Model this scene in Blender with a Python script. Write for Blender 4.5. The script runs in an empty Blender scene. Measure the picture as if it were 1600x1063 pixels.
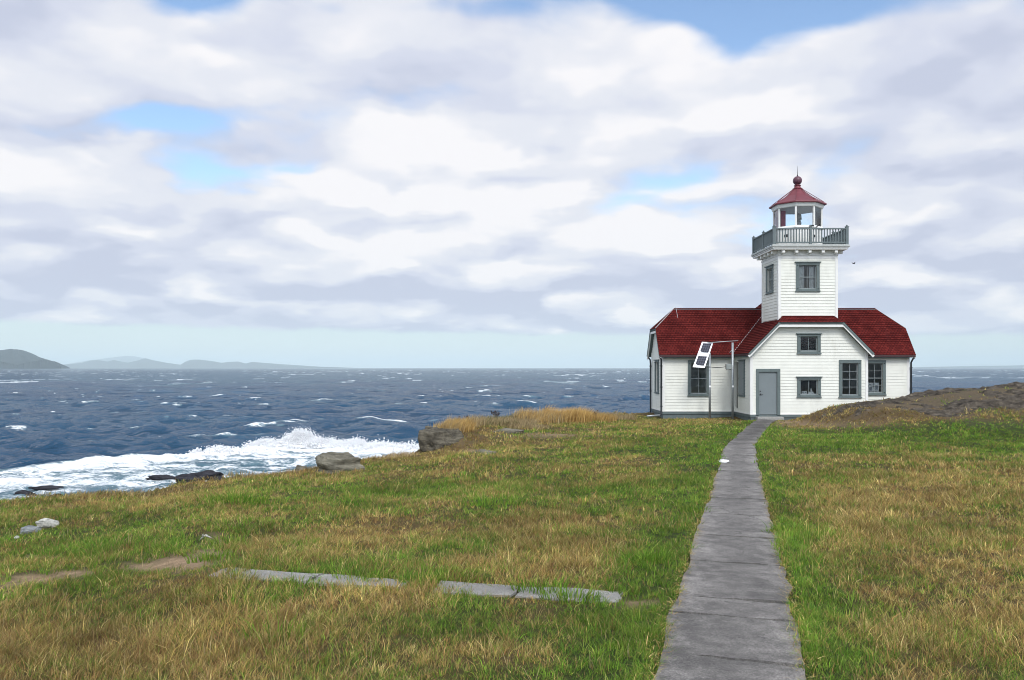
import bpy, bmesh, math, random
import numpy as np
from mathutils import Vector

random.seed(7)
RNG = np.random.default_rng(11)
SC = bpy.context.scene
COL = SC.collection
R = math.radians

# ------------------------------------------------------------------ camera
EYE = 2.3                      # eye height above the door sill level (z = 0)
FPX = 1300.0                   # focal length in photograph pixels (1600 wide)
cam = bpy.data.cameras.new("camera")
camo = bpy.data.objects.new("camera", cam)
COL.objects.link(camo)
cam.sensor_width = 36.0
cam.lens = 36.0 * FPX / 1600.0
cam.clip_start = 0.1
cam.clip_end = 120000.0
camo.location = (0, 0, EYE)
camo.rotation_euler = (R(90), 0, 0)
cam.shift_y = (575.0 - 531.5) / 1600.0
SC.camera = camo

# ------------------------------------------------------------------ colour management
SC.view_settings.view_transform = 'Standard'
SC.view_settings.look = 'None'
SC.view_settings.exposure = 0.5
SC.view_settings.gamma = 1.0
SC.render.engine = 'CYCLES'
SC.cycles.filter_width = 1.0
SC.cycles.use_denoising = True
SC.cycles.denoiser = 'OPENIMAGEDENOISE'
SC.cycles.denoising_input_passes = 'RGB_ALBEDO_NORMAL'
SC.cycles.denoising_prefilter = 'ACCURATE'
SC.cycles.max_bounces = 6
SC.cycles.diffuse_bounces = 4
SC.cycles.glossy_bounces = 3
SC.cycles.transmission_bounces = 4
SC.cycles.volume_bounces = 1
SC.cycles.transparent_max_bounces = 12
SC.cycles.sample_clamp_indirect = 6.0

# ------------------------------------------------------------------ sun
SUN_EL, SUN_AZ = R(46), R(168)          # azimuth clockwise from +Y: behind the camera, to the right
sd = bpy.data.lights.new("sun", 'SUN')
sd.energy = 1.5
sd.angle = R(18)
sd.color = (1.0, 0.965, 0.91)
so = bpy.data.objects.new("sun", sd)
COL.objects.link(so)
sdir = Vector((math.sin(SUN_AZ) * math.cos(SUN_EL), math.cos(SUN_AZ) * math.cos(SUN_EL), math.sin(SUN_EL)))
so.rotation_euler = sdir.to_track_quat('Z', 'Y').to_euler()
so.location = (20, -30, 60)


# ------------------------------------------------------------------ node helper
class NT:
    def __init__(self, tree):
        self.t = tree
        self.n = tree.nodes
        self.l = tree.links

    def link(self, a, b):
        self.l.new(a, b)

    def set(self, sock, v):
        if isinstance(v, bpy.types.NodeSocket):
            self.l.new(v, sock)
        else:
            sock.default_value = v

    def math(self, op, a, b=0.0, c=None, clamp=False):
        n = self.n.new('ShaderNodeMath')
        n.operation = op
        n.use_clamp = clamp
        self.set(n.inputs[0], a)
        self.set(n.inputs[1], b)
        if c is not None:
            self.set(n.inputs[2], c)
        return n.outputs[0]

    def vmath(self, op, a, b=None, scale=None):
        n = self.n.new('ShaderNodeVectorMath')
        n.operation = op
        self.set(n.inputs[0], a)
        if b is not None:
            self.set(n.inputs[1], b)
        if scale is not None:
            self.set(n.inputs['Scale'], scale)
        return n.outputs['Value'] if op in ('LENGTH', 'DOT_PRODUCT', 'DISTANCE') else n.outputs['Vector']

    def noise(self, vec, scale, detail=4.0, rough=0.5, dist=0.0, out='Fac', dim='3D'):
        n = self.n.new('ShaderNodeTexNoise')
        n.noise_dimensions = dim
        if vec is not None:
            self.l.new(vec, n.inputs['Vector'])
        n.inputs['Scale'].default_value = scale
        n.inputs['Detail'].default_value = detail
        n.inputs['Roughness'].default_value = rough
        n.inputs['Distortion'].default_value = dist
        return n.outputs[out]

    def smooth(self, x, lo, hi, a=0.0, b=1.0):
        n = self.n.new('ShaderNodeMapRange')
        n.interpolation_type = 'SMOOTHSTEP'
        self.set(n.inputs['Value'], x)
        self.set(n.inputs['From Min'], lo)
        self.set(n.inputs['From Max'], hi)
        self.set(n.inputs['To Min'], a)
        self.set(n.inputs['To Max'], b)
        return n.outputs['Result']

    def lin(self, x, lo, hi, a=0.0, b=1.0):
        n = self.n.new('ShaderNodeMapRange')
        self.set(n.inputs['Value'], x)
        self.set(n.inputs['From Min'], lo)
        self.set(n.inputs['From Max'], hi)
        self.set(n.inputs['To Min'], a)
        self.set(n.inputs['To Max'], b)
        return n.outputs['Result']

    def mix(self, f, a, b, mode='MIX'):
        n = self.n.new('ShaderNodeMix')
        n.data_type = 'RGBA'
        n.blend_type = mode
        self.set(n.inputs[0], f)
        self.set(n.inputs[6], a if isinstance(a, bpy.types.NodeSocket) else tuple(a) + (1.0,))
        self.set(n.inputs[7], b if isinstance(b, bpy.types.NodeSocket) else tuple(b) + (1.0,))
        return n.outputs[2]

    def ramp(self, x, stops, interp='LINEAR'):
        n = self.n.new('ShaderNodeValToRGB')
        n.color_ramp.interpolation = interp
        e = n.color_ramp.elements
        while len(e) < len(stops):
            e.new(0.5)
        for el, (p, c) in zip(e, stops):
            el.position = p
            el.color = tuple(c) + (1.0,)
        self.set(n.inputs[0], x)
        return n.outputs[0]

    def coord(self, which='Object'):
        n = self.n.new('ShaderNodeTexCoord')
        return n.outputs[which]

    def geom(self, which='Position'):
        n = self.n.new('ShaderNodeNewGeometry')
        return n.outputs[which]

    def sep(self, v):
        n = self.n.new('ShaderNodeSeparateXYZ')
        self.l.new(v, n.inputs[0])
        return n.outputs

    def comb(self, x, y, z=0.0):
        n = self.n.new('ShaderNodeCombineXYZ')
        self.set(n.inputs[0], x)
        self.set(n.inputs[1], y)
        self.set(n.inputs[2], z)
        return n.outputs[0]

    def attr(self, name, out='Color'):
        n = self.n.new('ShaderNodeAttribute')
        n.attribute_name = name
        return n.outputs[out]

    def bump(self, h, strength=0.3, dist=0.02, normal=None):
        n = self.n.new('ShaderNodeBump')
        n.inputs['Strength'].default_value = strength
        n.inputs['Distance'].default_value = dist
        self.l.new(h, n.inputs['Height'])
        if normal is not None:
            self.l.new(normal, n.inputs['Normal'])
        return n.outputs[0]


# ------------------------------------------------------------------ world: daylight sky with broken stratocumulus
W = bpy.data.worlds.new("World")
SC.world = W
W.use_nodes = True
wt = NT(W.node_tree)
W.node_tree.nodes.clear()


def build_sky():
    t = wt
    d = t.coord('Generated')
    x, y, z = t.sep(d)
    zc = t.math('MAXIMUM', z, 0.0)
    den = t.math('ADD', zc, 0.22)
    P = t.comb(t.math('DIVIDE', x, den), t.math('DIVIDE', y, den), 0.37)
    az = t.math('ARCTAN2', x, y)
    el = t.math('ARCSINE', z)
    # wobble the hand-placed cloud masses so that their edges are ragged
    wv = t.noise(P, 1.6, 3.0, 0.55, out='Color', dim='2D')
    wv = t.vmath('SUBTRACT', wv, (0.5, 0.5, 0.5))
    ae = t.comb(az, el, 0.0)
    ae = t.vmath('ADD', ae, t.vmath('MULTIPLY', wv, (0.20, 0.11, 0.0)))

    def blobs(lst):
        acc = None
        for (px, py, sx, sy, amt) in lst:
            a0 = math.atan2(px - 800.0, FPX)
            e0 = math.atan((575.0 - py) / math.hypot(FPX, px - 800.0))
            v = t.vmath('SUBTRACT', ae, (a0, e0, 0.0))
            v = t.vmath('MULTIPLY', v, (FPX / sx * 0.55, FPX / sy * 0.55, 0.0))
            g = t.smooth(t.vmath('LENGTH', v), 0.0, 1.25, amt, 0.0)
            acc = g if acc is None else t.math('ADD', acc, g)
        return acc

    cover = blobs([
        (285, 0, 40, 34, -0.30), (215, 182, 120, 20, -0.14), (330, 200, 90, 24, -0.10), (425, 288, 110, 14, -0.19), (110, 40, 170, 50, 0.14), (900, 375, 90, 34, 0.16), (125, 425, 130, 34, 0.2), (975, 437, 140, 32, 0.22), (350, 245, 120, 20, 0.06),
        (1180, 26, 190, 34, -0.27), (1130, 140, 200, 50, 0.12), (960, 2, 160, 24, -0.13), (1400, 10, 200, 30, -0.14),
        (1030, 275, 55, 24, -0.15), (1420, 200, 50, 20, -0.05), (1340, 252, 80, 14, -0.08), (640, -8, 160, 20, -0.20),
        (100, 90, 200, 90, 0.10), (600, 90, 320, 100, 0.12), (1000, 150, 260, 80, 0.12), (1350, 130, 160, 80, 0.12),
        (1540, 160, 120, 160, 0.12), (150, 250, 200, 50, 0.10), (700, 250, 260, 60, 0.08), (800, 400, 900, 60, 0.08),
        (1500, 330, 200, 90, 0.1), (120, 350, 260, 60, 0.1), (760, 300, 200, 40, 0.08)])
    light = blobs([
        (440, 378, 120, 26, 0.36), (640, 412, 120, 24, 0.30), (575, 445, 110, 14, 0.22), (930, 248, 80, 46, 0.42),
        (1120, 165, 120, 70, 0.30), (700, 218, 90, 40, 0.34), (470, 90, 220, 90, 0.20), (100, 200, 110, 40, 0.26),
        (860, 160, 90, 70, 0.20), (770, 350, 90, 40, 0.34), (1010, 375, 140, 34, 0.36), (600, 312, 110, 34, 0.34),
        (1330, 288, 110, 26, 0.28), (100, 392, 70, 16, 0.20), (522, 484, 50, 8, 0.36), (1330, 100, 160, 50, 0.22),
        (1060, 290, 100, 30, 0.22), (60, 300, 120, 22, 0.22), (860, 335, 120, 30, 0.18), (1010, 470, 120, 14, 0.12),
        (160, 265, 170, 36, -0.30), (770, 165, 130, 26, -0.16), (1190, 250, 140, 22, -0.34), (1520, 120, 130, 90, -0.32),
        (740, 282, 190, 20, -0.28), (300, 470, 520, 34, -0.26), (1480, 290, 140, 60, -0.14), (150, 60, 200, 80, -0.12),
        (330, 320, 90, 22, -0.22), (1400, 215, 130, 24, -0.20), (700, 470, 300, 20, -0.16), (1100, 500, 300, 20, -0.16),
        (1500, 470, 240, 80, -0.12), (120, 440, 260, 40, -0.16)])
    # billows: rounded cells broken up by fractal noise
    wq = t.vmath('SUBTRACT', t.noise(P, 2.2, 4.0, 0.55, out='Color', dim='2D'), (0.5, 0.5, 0.5))
    Q = t.vmath('ADD', P, t.vmath('SCALE', wq, scale=0.42))

    def billow(vec, scale):
        v = t.n.new('ShaderNodeTexVoronoi')
        v.voronoi_dimensions = '2D'
        v.feature = 'SMOOTH_F1'
        t.link(vec, v.inputs['Vector'])
        v.inputs['Scale'].default_value = scale
        v.inputs['Smoothness'].default_value = 0.7
        v.inputs['Detail'].default_value = 1.0
        v.inputs['Roughness'].default_value = 0.45
        v.inputs['Lacunarity'].default_value = 2.2
        return t.math('SUBTRACT', 0.75, v.outputs['Distance'])

    def field(vec):
        return t.math('ADD', t.math('MULTIPLY', t.noise(vec, 1.0, 4.0, 0.5, 0.1, dim='2D'), 0.62), t.math('MULTIPLY', billow(vec, 2.2), 0.48))
    n1 = field(Q)
    n2 = field(t.vmath('MULTIPLY', Q, (0.945, 0.945, 1.0)))
    fine = t.noise(P, 4.5, 5.0, 0.55, 0.3, dim='2D')
    dens = t.math('ADD', t.math('ADD', n1, cover), 0.155)
    dens = t.math('ADD', dens, t.math('MULTIPLY_ADD', fine, 0.22, -0.11))
    # the clear strip under the cloud base, along the sea horizon
    edge = t.math('MULTIPLY_ADD', az, -0.0125, 0.0405)
    edge = t.math('ADD', edge, t.math('MULTIPLY_ADD', fine, 0.010, -0.005))
    base = t.smooth(t.math('SUBTRACT', el, edge), -0.003, 0.005)
    low = t.smooth(el, 0.03, 0.15, 0.30, 0.0)
    dens = t.math('ADD', dens, low)
    cov = t.smooth(dens, 0.33, 0.57)
    cov = t.math('MULTIPLY', cov, t.lin(base, 0.0, 1.0, 0.85, 1.0))
    sh = t.math('MULTIPLY_ADD', t.math('SUBTRACT', n1, n2), 2.7, 0.58)
    sh = t.math('ADD', sh, t.math('MULTIPLY', light, 0.95))
    sh = t.math('ADD', sh, t.math('MULTIPLY_ADD', n1, 0.5, -0.25))
    sh = t.math('ADD', sh, t.math('MULTIPLY_ADD', fine, 0.50, -0.25))
    sh = t.math('ADD', sh, t.smooth(t.math('SUBTRACT', el, edge), 0.0, 0.06, -0.22, 0.0))
    ccol = t.ramp(sh, [(0.0, (0.415, 0.445, 0.55)), (0.35, (0.495, 0.52, 0.61)), (0.65, (0.58, 0.595, 0.648)), (1.0, (0.695, 0.685, 0.70))], 'EASE')
    ccol = t.mix(base, (0.415, 0.50, 0.53), ccol)
    # glow added to the unseen cloud round the sun, to light the scene
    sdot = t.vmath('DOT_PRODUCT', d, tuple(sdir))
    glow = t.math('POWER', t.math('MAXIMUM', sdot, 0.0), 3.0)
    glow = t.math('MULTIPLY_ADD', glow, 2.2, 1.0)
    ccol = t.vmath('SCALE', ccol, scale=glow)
    sky = t.n.new('ShaderNodeTexSky')
    sky.sky_type = 'NISHITA'
    sky.sun_disc = False
    sky.sun_elevation = SUN_EL
    sky.sun_rotation = SUN_AZ
    sky.altitude = 0
    sky.air_density = 1.0
    sky.dust_density = 0.2
    sky.ozone_density = 2.0
    bg1 = t.n.new('ShaderNodeBackground')
    t.link(sky.outputs[0], bg1.inputs[0])
    bg1.inputs[1].default_value = 0.14
    bg2 = t.n.new('ShaderNodeBackground')
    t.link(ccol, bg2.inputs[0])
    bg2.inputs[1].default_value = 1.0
    mx = t.n.new('ShaderNodeMixShader')
    t.link(cov, mx.inputs[0])
    t.link(bg1.outputs[0], mx.inputs[1])
    t.link(bg2.outputs[0], mx.inputs[2])
    out = t.n.new('ShaderNodeOutputWorld')
    t.link(mx.outputs[0], out.inputs[0])


build_sky()


# ------------------------------------------------------------------ numpy noise
_TAB = np.random.default_rng(5).random((8, 256, 256)).astype(np.float32)


def vnoise(x, y, seed=0):
    T = _TAB[seed % 8]
    x = np.asarray(x, dtype=np.float64) + 37.3 * seed
    y = np.asarray(y, dtype=np.float64) + 17.7 * seed
    xi = np.floor(x).astype(np.int64)
    yi = np.floor(y).astype(np.int64)
    fx = x - xi
    fy = y - yi
    fx = fx * fx * fx * (fx * (fx * 6 - 15) + 10)
    fy = fy * fy * fy * (fy * (fy * 6 - 15) + 10)
    a = T[xi & 255, yi & 255]
    b = T[(xi + 1) & 255, yi & 255]
    c = T[xi & 255, (yi + 1) & 255]
    d = T[(xi + 1) & 255, (yi + 1) & 255]
    return (a * (1 - fx) + b * fx) * (1 - fy) + (c * (1 - fx) + d * fx) * fy


def fbm(x, y, oct=4, seed=0, gain=0.5, lac=2.03):
    s, a, tot = 0.0, 1.0, 0.0
    for o in range(oct):
        s = s + a * vnoise(x, y, seed + o)
        tot += a
        a *= gain
        x = x * lac
        y = y * lac
    return s / tot


def sstep(a, b, x):
    t = np.clip((x - a) / (b - a), 0, 1)
    return t * t * (3 - 2 * t)


# ------------------------------------------------------------------ object helpers
def tag(o, label=None, cat=None, group=None, kind=None):
    if label:
        o["label"] = label
    if cat:
        o["category"] = cat
    if group:
        o["group"] = group
    if kind:
        o["kind"] = kind
    return o


def empty(name, loc, label, cat, group=None):
    o = bpy.data.objects.new(name, None)
    o.empty_display_size = 0.3
    COL.objects.link(o)
    o.location = loc
    return tag(o, label, cat, group)


class MB:
    """collects faces and links them as one mesh object"""

    def __init__(self):
        self.v, self.f, self.uv, self.mi = [], [], [], []
        self.has_uv = False

    def face(self, pts, uv=None, m=0):
        i = len(self.v)
        self.v.extend([tuple(p) for p in pts])
        self.f.append(tuple(range(i, i + len(pts))))
        self.mi.append(m)
        if uv is not None:
            self.has_uv = True
            self.uv.append(list(uv))
        else:
            self.uv.append([(0, 0)] * len(pts))

    def mesh(self, v, f):
        i = len(self.v)
        self.v.extend([tuple(p) for p in v])
        for q in f:
            self.f.append(tuple(i + k for k in q))
            self.uv.append([(0, 0)] * len(q))
            self.mi.append(0)

    def box(self, a, b, fr=None):
        """axis box from corner a to corner b, optionally through the frame function fr(u, n, z)"""
        x0, y0, z0 = a
        x1, y1, z1 = b
        c = [(x0, y0, z0), (x1, y0, z0), (x1, y1, z0), (x0, y1, z0), (x0, y0, z1), (x1, y0, z1), (x1, y1, z1), (x0, y1, z1)]
        if fr:
            c = [fr(*p) for p in c]
        self.mesh(c, [(0, 3, 2, 1), (4, 5, 6, 7), (0, 1, 5, 4), (1, 2, 6, 5), (2, 3, 7, 6), (3, 0, 4, 7)])

    def beam(self, p, q, w, h, up=(0, 0, 1)):
        p, q = Vector(p), Vector(q)
        d = (q - p).normalized()
        s = d.cross(Vector(up))
        if s.length < 1e-5:
            s = d.cross(Vector((0, 1, 0)))
        s.normalize()
        u = s.cross(d).normalized()
        s = s * w / 2
        u = u * h / 2
        c = [p - s - u, p + s - u, p + s + u, p - s + u, q - s - u, q + s - u, q + s + u, q - s + u]
        self.mesh(c, [(0, 3, 2, 1), (4, 5, 6, 7), (0, 1, 5, 4), (1, 2, 6, 5), (2, 3, 7, 6), (3, 0, 4, 7)])

    def tube(self, pts, r, seg=10, cap=True):
        pts = [Vector(p) for p in pts]
        rs = r if isinstance(r, (list, tuple)) else [r] * len(pts)
        rings = []
        prev = None
        for i, p in enumerate(pts):
            d = (pts[min(i + 1, len(pts) - 1)] - pts[max(i - 1, 0)]).normalized()
            a = d.cross(Vector((0.13, 0.21, 1.0))) if prev is None else prev - d * prev.dot(d)
            if a.length < 1e-5:
                a = d.cross(Vector((1, 0, 0)))
            a.normalize()
            prev = a
            b = d.cross(a)
            rings.append([p + (a * math.cos(k * 2 * math.pi / seg) + b * math.sin(k * 2 * math.pi / seg)) * rs[i] for k in range(seg)])
        v = [q for rg in rings for q in rg]
        f = []
        for i in range(len(rings) - 1):
            for k in range(seg):
                f.append((i * seg + k, i * seg + (k + 1) % seg, (i + 1) * seg + (k + 1) % seg, (i + 1) * seg + k))
        if cap:
            f.append(tuple(reversed(range(seg))))
            f.append(tuple((len(rings) - 1) * seg + k for k in range(seg)))
        self.mesh(v, f)

    def lathe(self, c, prof, seg=24, phase=0.0):
        v, f = [], []
        for (r, z) in prof:
            for k in range(seg):
                a = phase + k * 2 * math.pi / seg
                v.append((c[0] + r * math.sin(a), c[1] - r * math.cos(a), c[2] + z))
        for i in range(len(prof) - 1):
            for k in range(seg):
                f.append((i * seg + k, i * seg + (k + 1) % seg, (i + 1) * seg + (k + 1) % seg, (i + 1) * seg + k))
        if prof[0][0] > 1e-4:
            f.append(tuple(reversed(range(seg))))
        if prof[-1][0] > 1e-4:
            f.append(tuple((len(prof) - 1) * seg + k for k in range(seg)))
        self.mesh(v, f)

    def build(self, name, mat, parent=None, smooth=False, bevel=0.0):
        me = bpy.data.meshes.new(name)
        me.from_pydata(self.v, [], self.f)
        for m in (mat if isinstance(mat, (list, tuple)) else [mat]):
            me.materials.append(m)
        me.polygons.foreach_set('material_index', self.mi)
        if self.has_uv:
            l = me.uv_layers.new(name="UVMap")
            l.data.foreach_set('uv', np.array([c for fc in self.uv for p in fc for c in p], dtype=np.float32))
        if smooth:
            me.polygons.foreach_set('use_smooth', [True] * len(me.polygons))
        me.update()
        o = bpy.data.objects.new(name, me)
        COL.objects.link(o)
        if parent is not None:
            o.parent = parent
            o.matrix_parent_inverse.identity()
            base = parent
            off = Vector((0, 0, 0))
            while base is not None:
                off += base.location
                base = base.parent
            if off.length > 0:
                me.transform(__import__('mathutils').Matrix.Translation(-off))
        if bevel > 0:
            b = o.modifiers.new("bevel", 'BEVEL')
            b.width = bevel
            b.segments = 2
            b.limit_method = 'ANGLE'
            b.angle_limit = R(40)
        return o


def np_mesh(name, V, F4=None, F3=None, mat=None, smooth=False, cols=None, attrs=None):
    """a mesh object straight from numpy arrays (quads, then triangles)"""
    me = bpy.data.meshes.new(name)
    parts, starts, tot = [], [], 0
    if F4 is not None and len(F4):
        parts.append(F4.ravel())
        starts.append(np.arange(len(F4)) * 4)
        tot = len(F4) * 4
    if F3 is not None and len(F3):
        parts.append(F3.ravel())
        starts.append(tot + np.arange(len(F3)) * 3)
    loops = np.concatenate(parts).astype(np.int32)
    st = np.concatenate(starts).astype(np.int32)
    me.vertices.add(len(V))
    me.vertices.foreach_set('co', np.ascontiguousarray(V, dtype=np.float32).ravel())
    me.loops.add(len(loops))
    me.loops.foreach_set('vertex_index', loops)
    me.polygons.add(len(st))
    me.polygons.foreach_set('loop_start', st)
    me.polygons.foreach_set('use_smooth', np.full(len(st), smooth))
    me.update(calc_edges=True)
    if cols is not None:
        a = me.attributes.new('tint', 'FLOAT_COLOR', 'POINT')
        c = np.ones((len(V), 4), dtype=np.float32)
        c[:, :3] = cols
        a.data.foreach_set('color', c.ravel())
    for k, arr in (attrs or {}).items():
        a = me.attributes.new(k, 'FLOAT', 'POINT')
        a.data.foreach_set('value', np.ascontiguousarray(arr, dtype=np.float32).ravel())
    if mat:
        me.materials.append(mat)
    o = bpy.data.objects.new(name, me)
    COL.objects.link(o)
    return o


def grid_faces(nr, nc, wrap=False):
    i = np.arange(nr - 1)[:, None]
    j = np.arange(nc if wrap else nc - 1)[None, :]
    a = i * nc + j
    b = i * nc + (j + 1) % nc
    return np.stack([a, b, b + nc, a + nc], axis=-1).reshape(-1, 4)


# ------------------------------------------------------------------ materials
def mat_new(name):
    m = bpy.data.materials.new(name)
    m.use_nodes = True
    m.node_tree.nodes.clear()
    t = NT(m.node_tree)
    p = t.n.new('ShaderNodeBsdfPrincipled')
    o = t.n.new('ShaderNodeOutputMaterial')
    t.link(p.outputs[0], o.inputs[0])
    return m, t, p, o


def simple(name, col, rough=0.6, metal=0.0, var=0.12, scale=6.0, spec=0.3, bump=0.0, dirt=None, dirt_amt=0.0):
    m, t, p, o = mat_new(name)
    pos = t.coord('Object')
    n = t.noise(pos, scale, 6.0, 0.6)
    f = t.lin(n, 0.3, 0.7, 1.0 - var, 1.0 + var)
    c = t.vmath('SCALE', t.mix(0.0, col, col), scale=f)
    if dirt:
        g = t.noise(t.vmath('MULTIPLY', pos, (1.0, 1.0, 0.35)), scale * 0.6, 7.0, 0.65)
        c = t.mix(t.smooth(g, 0.52, 0.75, 0.0, dirt_amt), c, dirt)
    t.link(c, p.inputs['Base Color'])
    p.inputs['Roughness'].default_value = rough
    p.inputs['Metallic'].default_value = metal
    p.inputs['Specular IOR Level'].default_value = spec
    if bump > 0:
        t.link(t.bump(t.noise(pos, scale * 8, 4.0, 0.6), bump, 0.01), p.inputs['Normal'])
    return m


M = {}
M['siding'] = simple('white_siding_paint', (0.715, 0.725, 0.655), 0.55, 0, 0.05, 2.3, 0.3, 0.06, (0.52, 0.52, 0.44), 0.45)
M['white'] = simple('white_trim_paint', (0.73, 0.735, 0.70), 0.5, 0, 0.04, 3.0, 0.3, 0.04, (0.60, 0.60, 0.55), 0.3)
M['grey'] = simple('grey_trim_paint', (0.118, 0.150, 0.148), 0.55, 0, 0.10, 4.0, 0.3, 0.05, (0.08, 0.10, 0.095), 0.5)
M['door'] = simple('grey_door_paint', (0.175, 0.205, 0.212), 0.5, 0, 0.04, 2.0, 0.3, 0.03)
M['rail'] = simple('grey_rail_paint', (0.125, 0.155, 0.157), 0.5, 0, 0.08, 4.0, 0.3, 0.03)
M['found'] = simple('grey_foundation_paint', (0.12, 0.15, 0.15), 0.8, 0, 0.12, 5.0, 0.2, 0.2, (0.20, 0.20, 0.17), 0.5)
M['dark'] = simple('black_pipe_paint', (0.018, 0.022, 0.026), 0.45, 0, 0.2, 8.0, 0.4)
M['inside'] = simple('dim_room_plaster', (0.16, 0.16, 0.15), 0.9, 0, 0.1, 2.0, 0.1)
M['galv'] = simple('galvanised_steel', (0.36, 0.39, 0.40), 0.45, 0.55, 0.18, 14.0, 0.5, 0.05)
M['redmetal'] = simple('dull_red_metal_paint', (0.15, 0.030, 0.040), 0.42, 0, 0.12, 2.5, 0.4, 0.02, (0.11, 0.027, 0.038), 0.6)
M['ballred'] = simple('weathered_maroon_paint', (0.10, 0.04, 0.058), 0.4, 0, 0.15, 6.0, 0.4)
M['flash'] = simple('pale_lead_flashing', (0.42, 0.38, 0.38), 0.5, 0.2, 0.15, 8.0, 0.4)
M['concrete_step'] = simple('pale_concrete', (0.30, 0.30, 0.28), 0.9, 0, 0.15, 9.0, 0.2, 0.25)
M['curtain'] = simple('white_lace_curtain', (0.62, 0.64, 0.63), 0.9, 0, 0.10, 10.0, 0.1)
M['card'] = simple('white_card', (0.78, 0.79, 0.78), 0.8, 0, 0.03, 10.0, 0.2)
M['ink'] = simple('grey_print', (0.30, 0.33, 0.36), 0.8, 0, 0.3, 30.0, 0.2)
M['alframe'] = simple('white_aluminium', (0.74, 0.76, 0.78), 0.4, 0.1, 0.05, 8.0, 0.5)
M['whitedisc'] = simple('white_reflector_disc', (0.85, 0.87, 0.88), 0.4, 0, 0.02, 8.0, 0.5)
M['brass'] = simple('dull_black_iron', (0.02, 0.02, 0.022), 0.4, 0.3, 0.1, 10.0, 0.5)
M['bird'] = simple('dark_feathers', (0.03, 0.03, 0.035), 0.8, 0, 0.1, 10.0, 0.2)


def m_glass(name, tint=(1, 1, 1), refl=1.0):
    m = bpy.data.materials.new(name)
    m.use_nodes = True
    m.node_tree.nodes.clear()
    t = NT(m.node_tree)
    tr = t.n.new('ShaderNodeBsdfTransparent')
    tr.inputs[0].default_value = tuple(tint) + (1,)
    gl = t.n.new('ShaderNodeBsdfGlossy')
    gl.inputs['Roughness'].default_value = 0.03
    pos = t.coord('Object')
    t.link(t.bump(t.noise(pos, 2.5, 2.0), 0.12, 0.02), gl.inputs['Normal'])
    fr = t.n.new('ShaderNodeFresnel')
    fr.inputs[0].default_value = 1.5
    mx = t.n.new('ShaderNodeMixShader')
    t.link(t.math('MULTIPLY', fr.outputs[0], refl, clamp=True), mx.inputs[0])
    t.link(tr.outputs[0], mx.inputs[1])
    t.link(gl.outputs[0], mx.inputs[2])
    o = t.n.new('ShaderNodeOutputMaterial')
    t.link(mx.outputs[0], o.inputs[0])
    return m


M['glass'] = m_glass('window_glass', (0.86, 0.9, 0.9), 1.2)
M['lantern_glass'] = m_glass('lantern_glass', (0.95, 0.97, 0.97), 1.0)
M['red_glass'] = m_glass('red_sector_glass', (0.42, 0.11, 0.15), 1.0)


def m_shingle():
    m, t, p, o = mat_new('red_roof_shingles')
    uv = t.coord('UV')
    b = t.n.new('ShaderNodeTexBrick')
    t.link(uv, b.inputs['Vector'])
    b.offset = 0.5
    b.inputs['Scale'].default_value = 1.0
    b.inputs['Brick Width'].default_value = 0.17
    b.inputs['Row Height'].default_value = 0.13
    b.inputs['Mortar Size'].default_value = 0.013
    b.inputs['Mortar Smooth'].default_value = 0.3
    b.inputs['Color1'].default_value = (0.128, 0.019, 0.016, 1)
    b.inputs['Color2'].default_value = (0.075, 0.010, 0.009, 1)
    b.inputs['Mortar'].default_value = (0.026, 0.007, 0.007, 1)
    pos = t.coord('Object')
    n = t.noise(pos, 1.1, 6.0, 0.6)
    c = t.vmath('SCALE', b.outputs['Color'], scale=t.lin(n, 0.3, 0.7, 0.72, 1.25))
    g = t.noise(pos, 22.0, 4.0, 0.7)
    c = t.vmath('SCALE', c, scale=t.lin(g, 0.3, 0.7, 0.8, 1.2))
    st = t.noise(t.vmath('MULTIPLY', uv, (2.2, 0.5, 1.0)), 1.0, 5.0, 0.65)
    c = t.mix(t.smooth(st, 0.55, 0.75, 0.0, 0.45), c, (0.085, 0.022, 0.022))
    t.link(c, p.inputs['Base Color'])
    p.inputs['Roughness'].default_value = 0.95
    p.inputs['Specular IOR Level'].default_value = 0.05
    t.link(t.bump(g, 0.3, 0.01), p.inputs['Normal'])
    return m


M['shingle'] = m_shingle()


def m_pv():
    m, t, p, o = mat_new('photovoltaic_cells')
    uv = t.coord('UV')
    b = t.n.new('ShaderNodeTexBrick')
    t.link(uv, b.inputs['Vector'])
    b.offset = 0.0
    b.inputs['Scale'].default_value = 1.0
    b.inputs['Brick Width'].default_value = 0.25
    b.inputs['Row Height'].default_value = 0.25
    b.inputs['Mortar Size'].default_value = 0.012
    b.inputs['Color1'].default_value = (0.010, 0.014, 0.030, 1)
    b.inputs['Color2'].default_value = (0.014, 0.018, 0.036, 1)
    b.inputs['Mortar'].default_value = (0.10, 0.12, 0.16, 1)
    t.link(b.outputs['Color'], p.inputs['Base Color'])
    p.inputs['Roughness'].default_value = 0.3
    p.inputs['Specular IOR Level'].default_value = 0.15
    return m


M['pv'] = m_pv()


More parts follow.
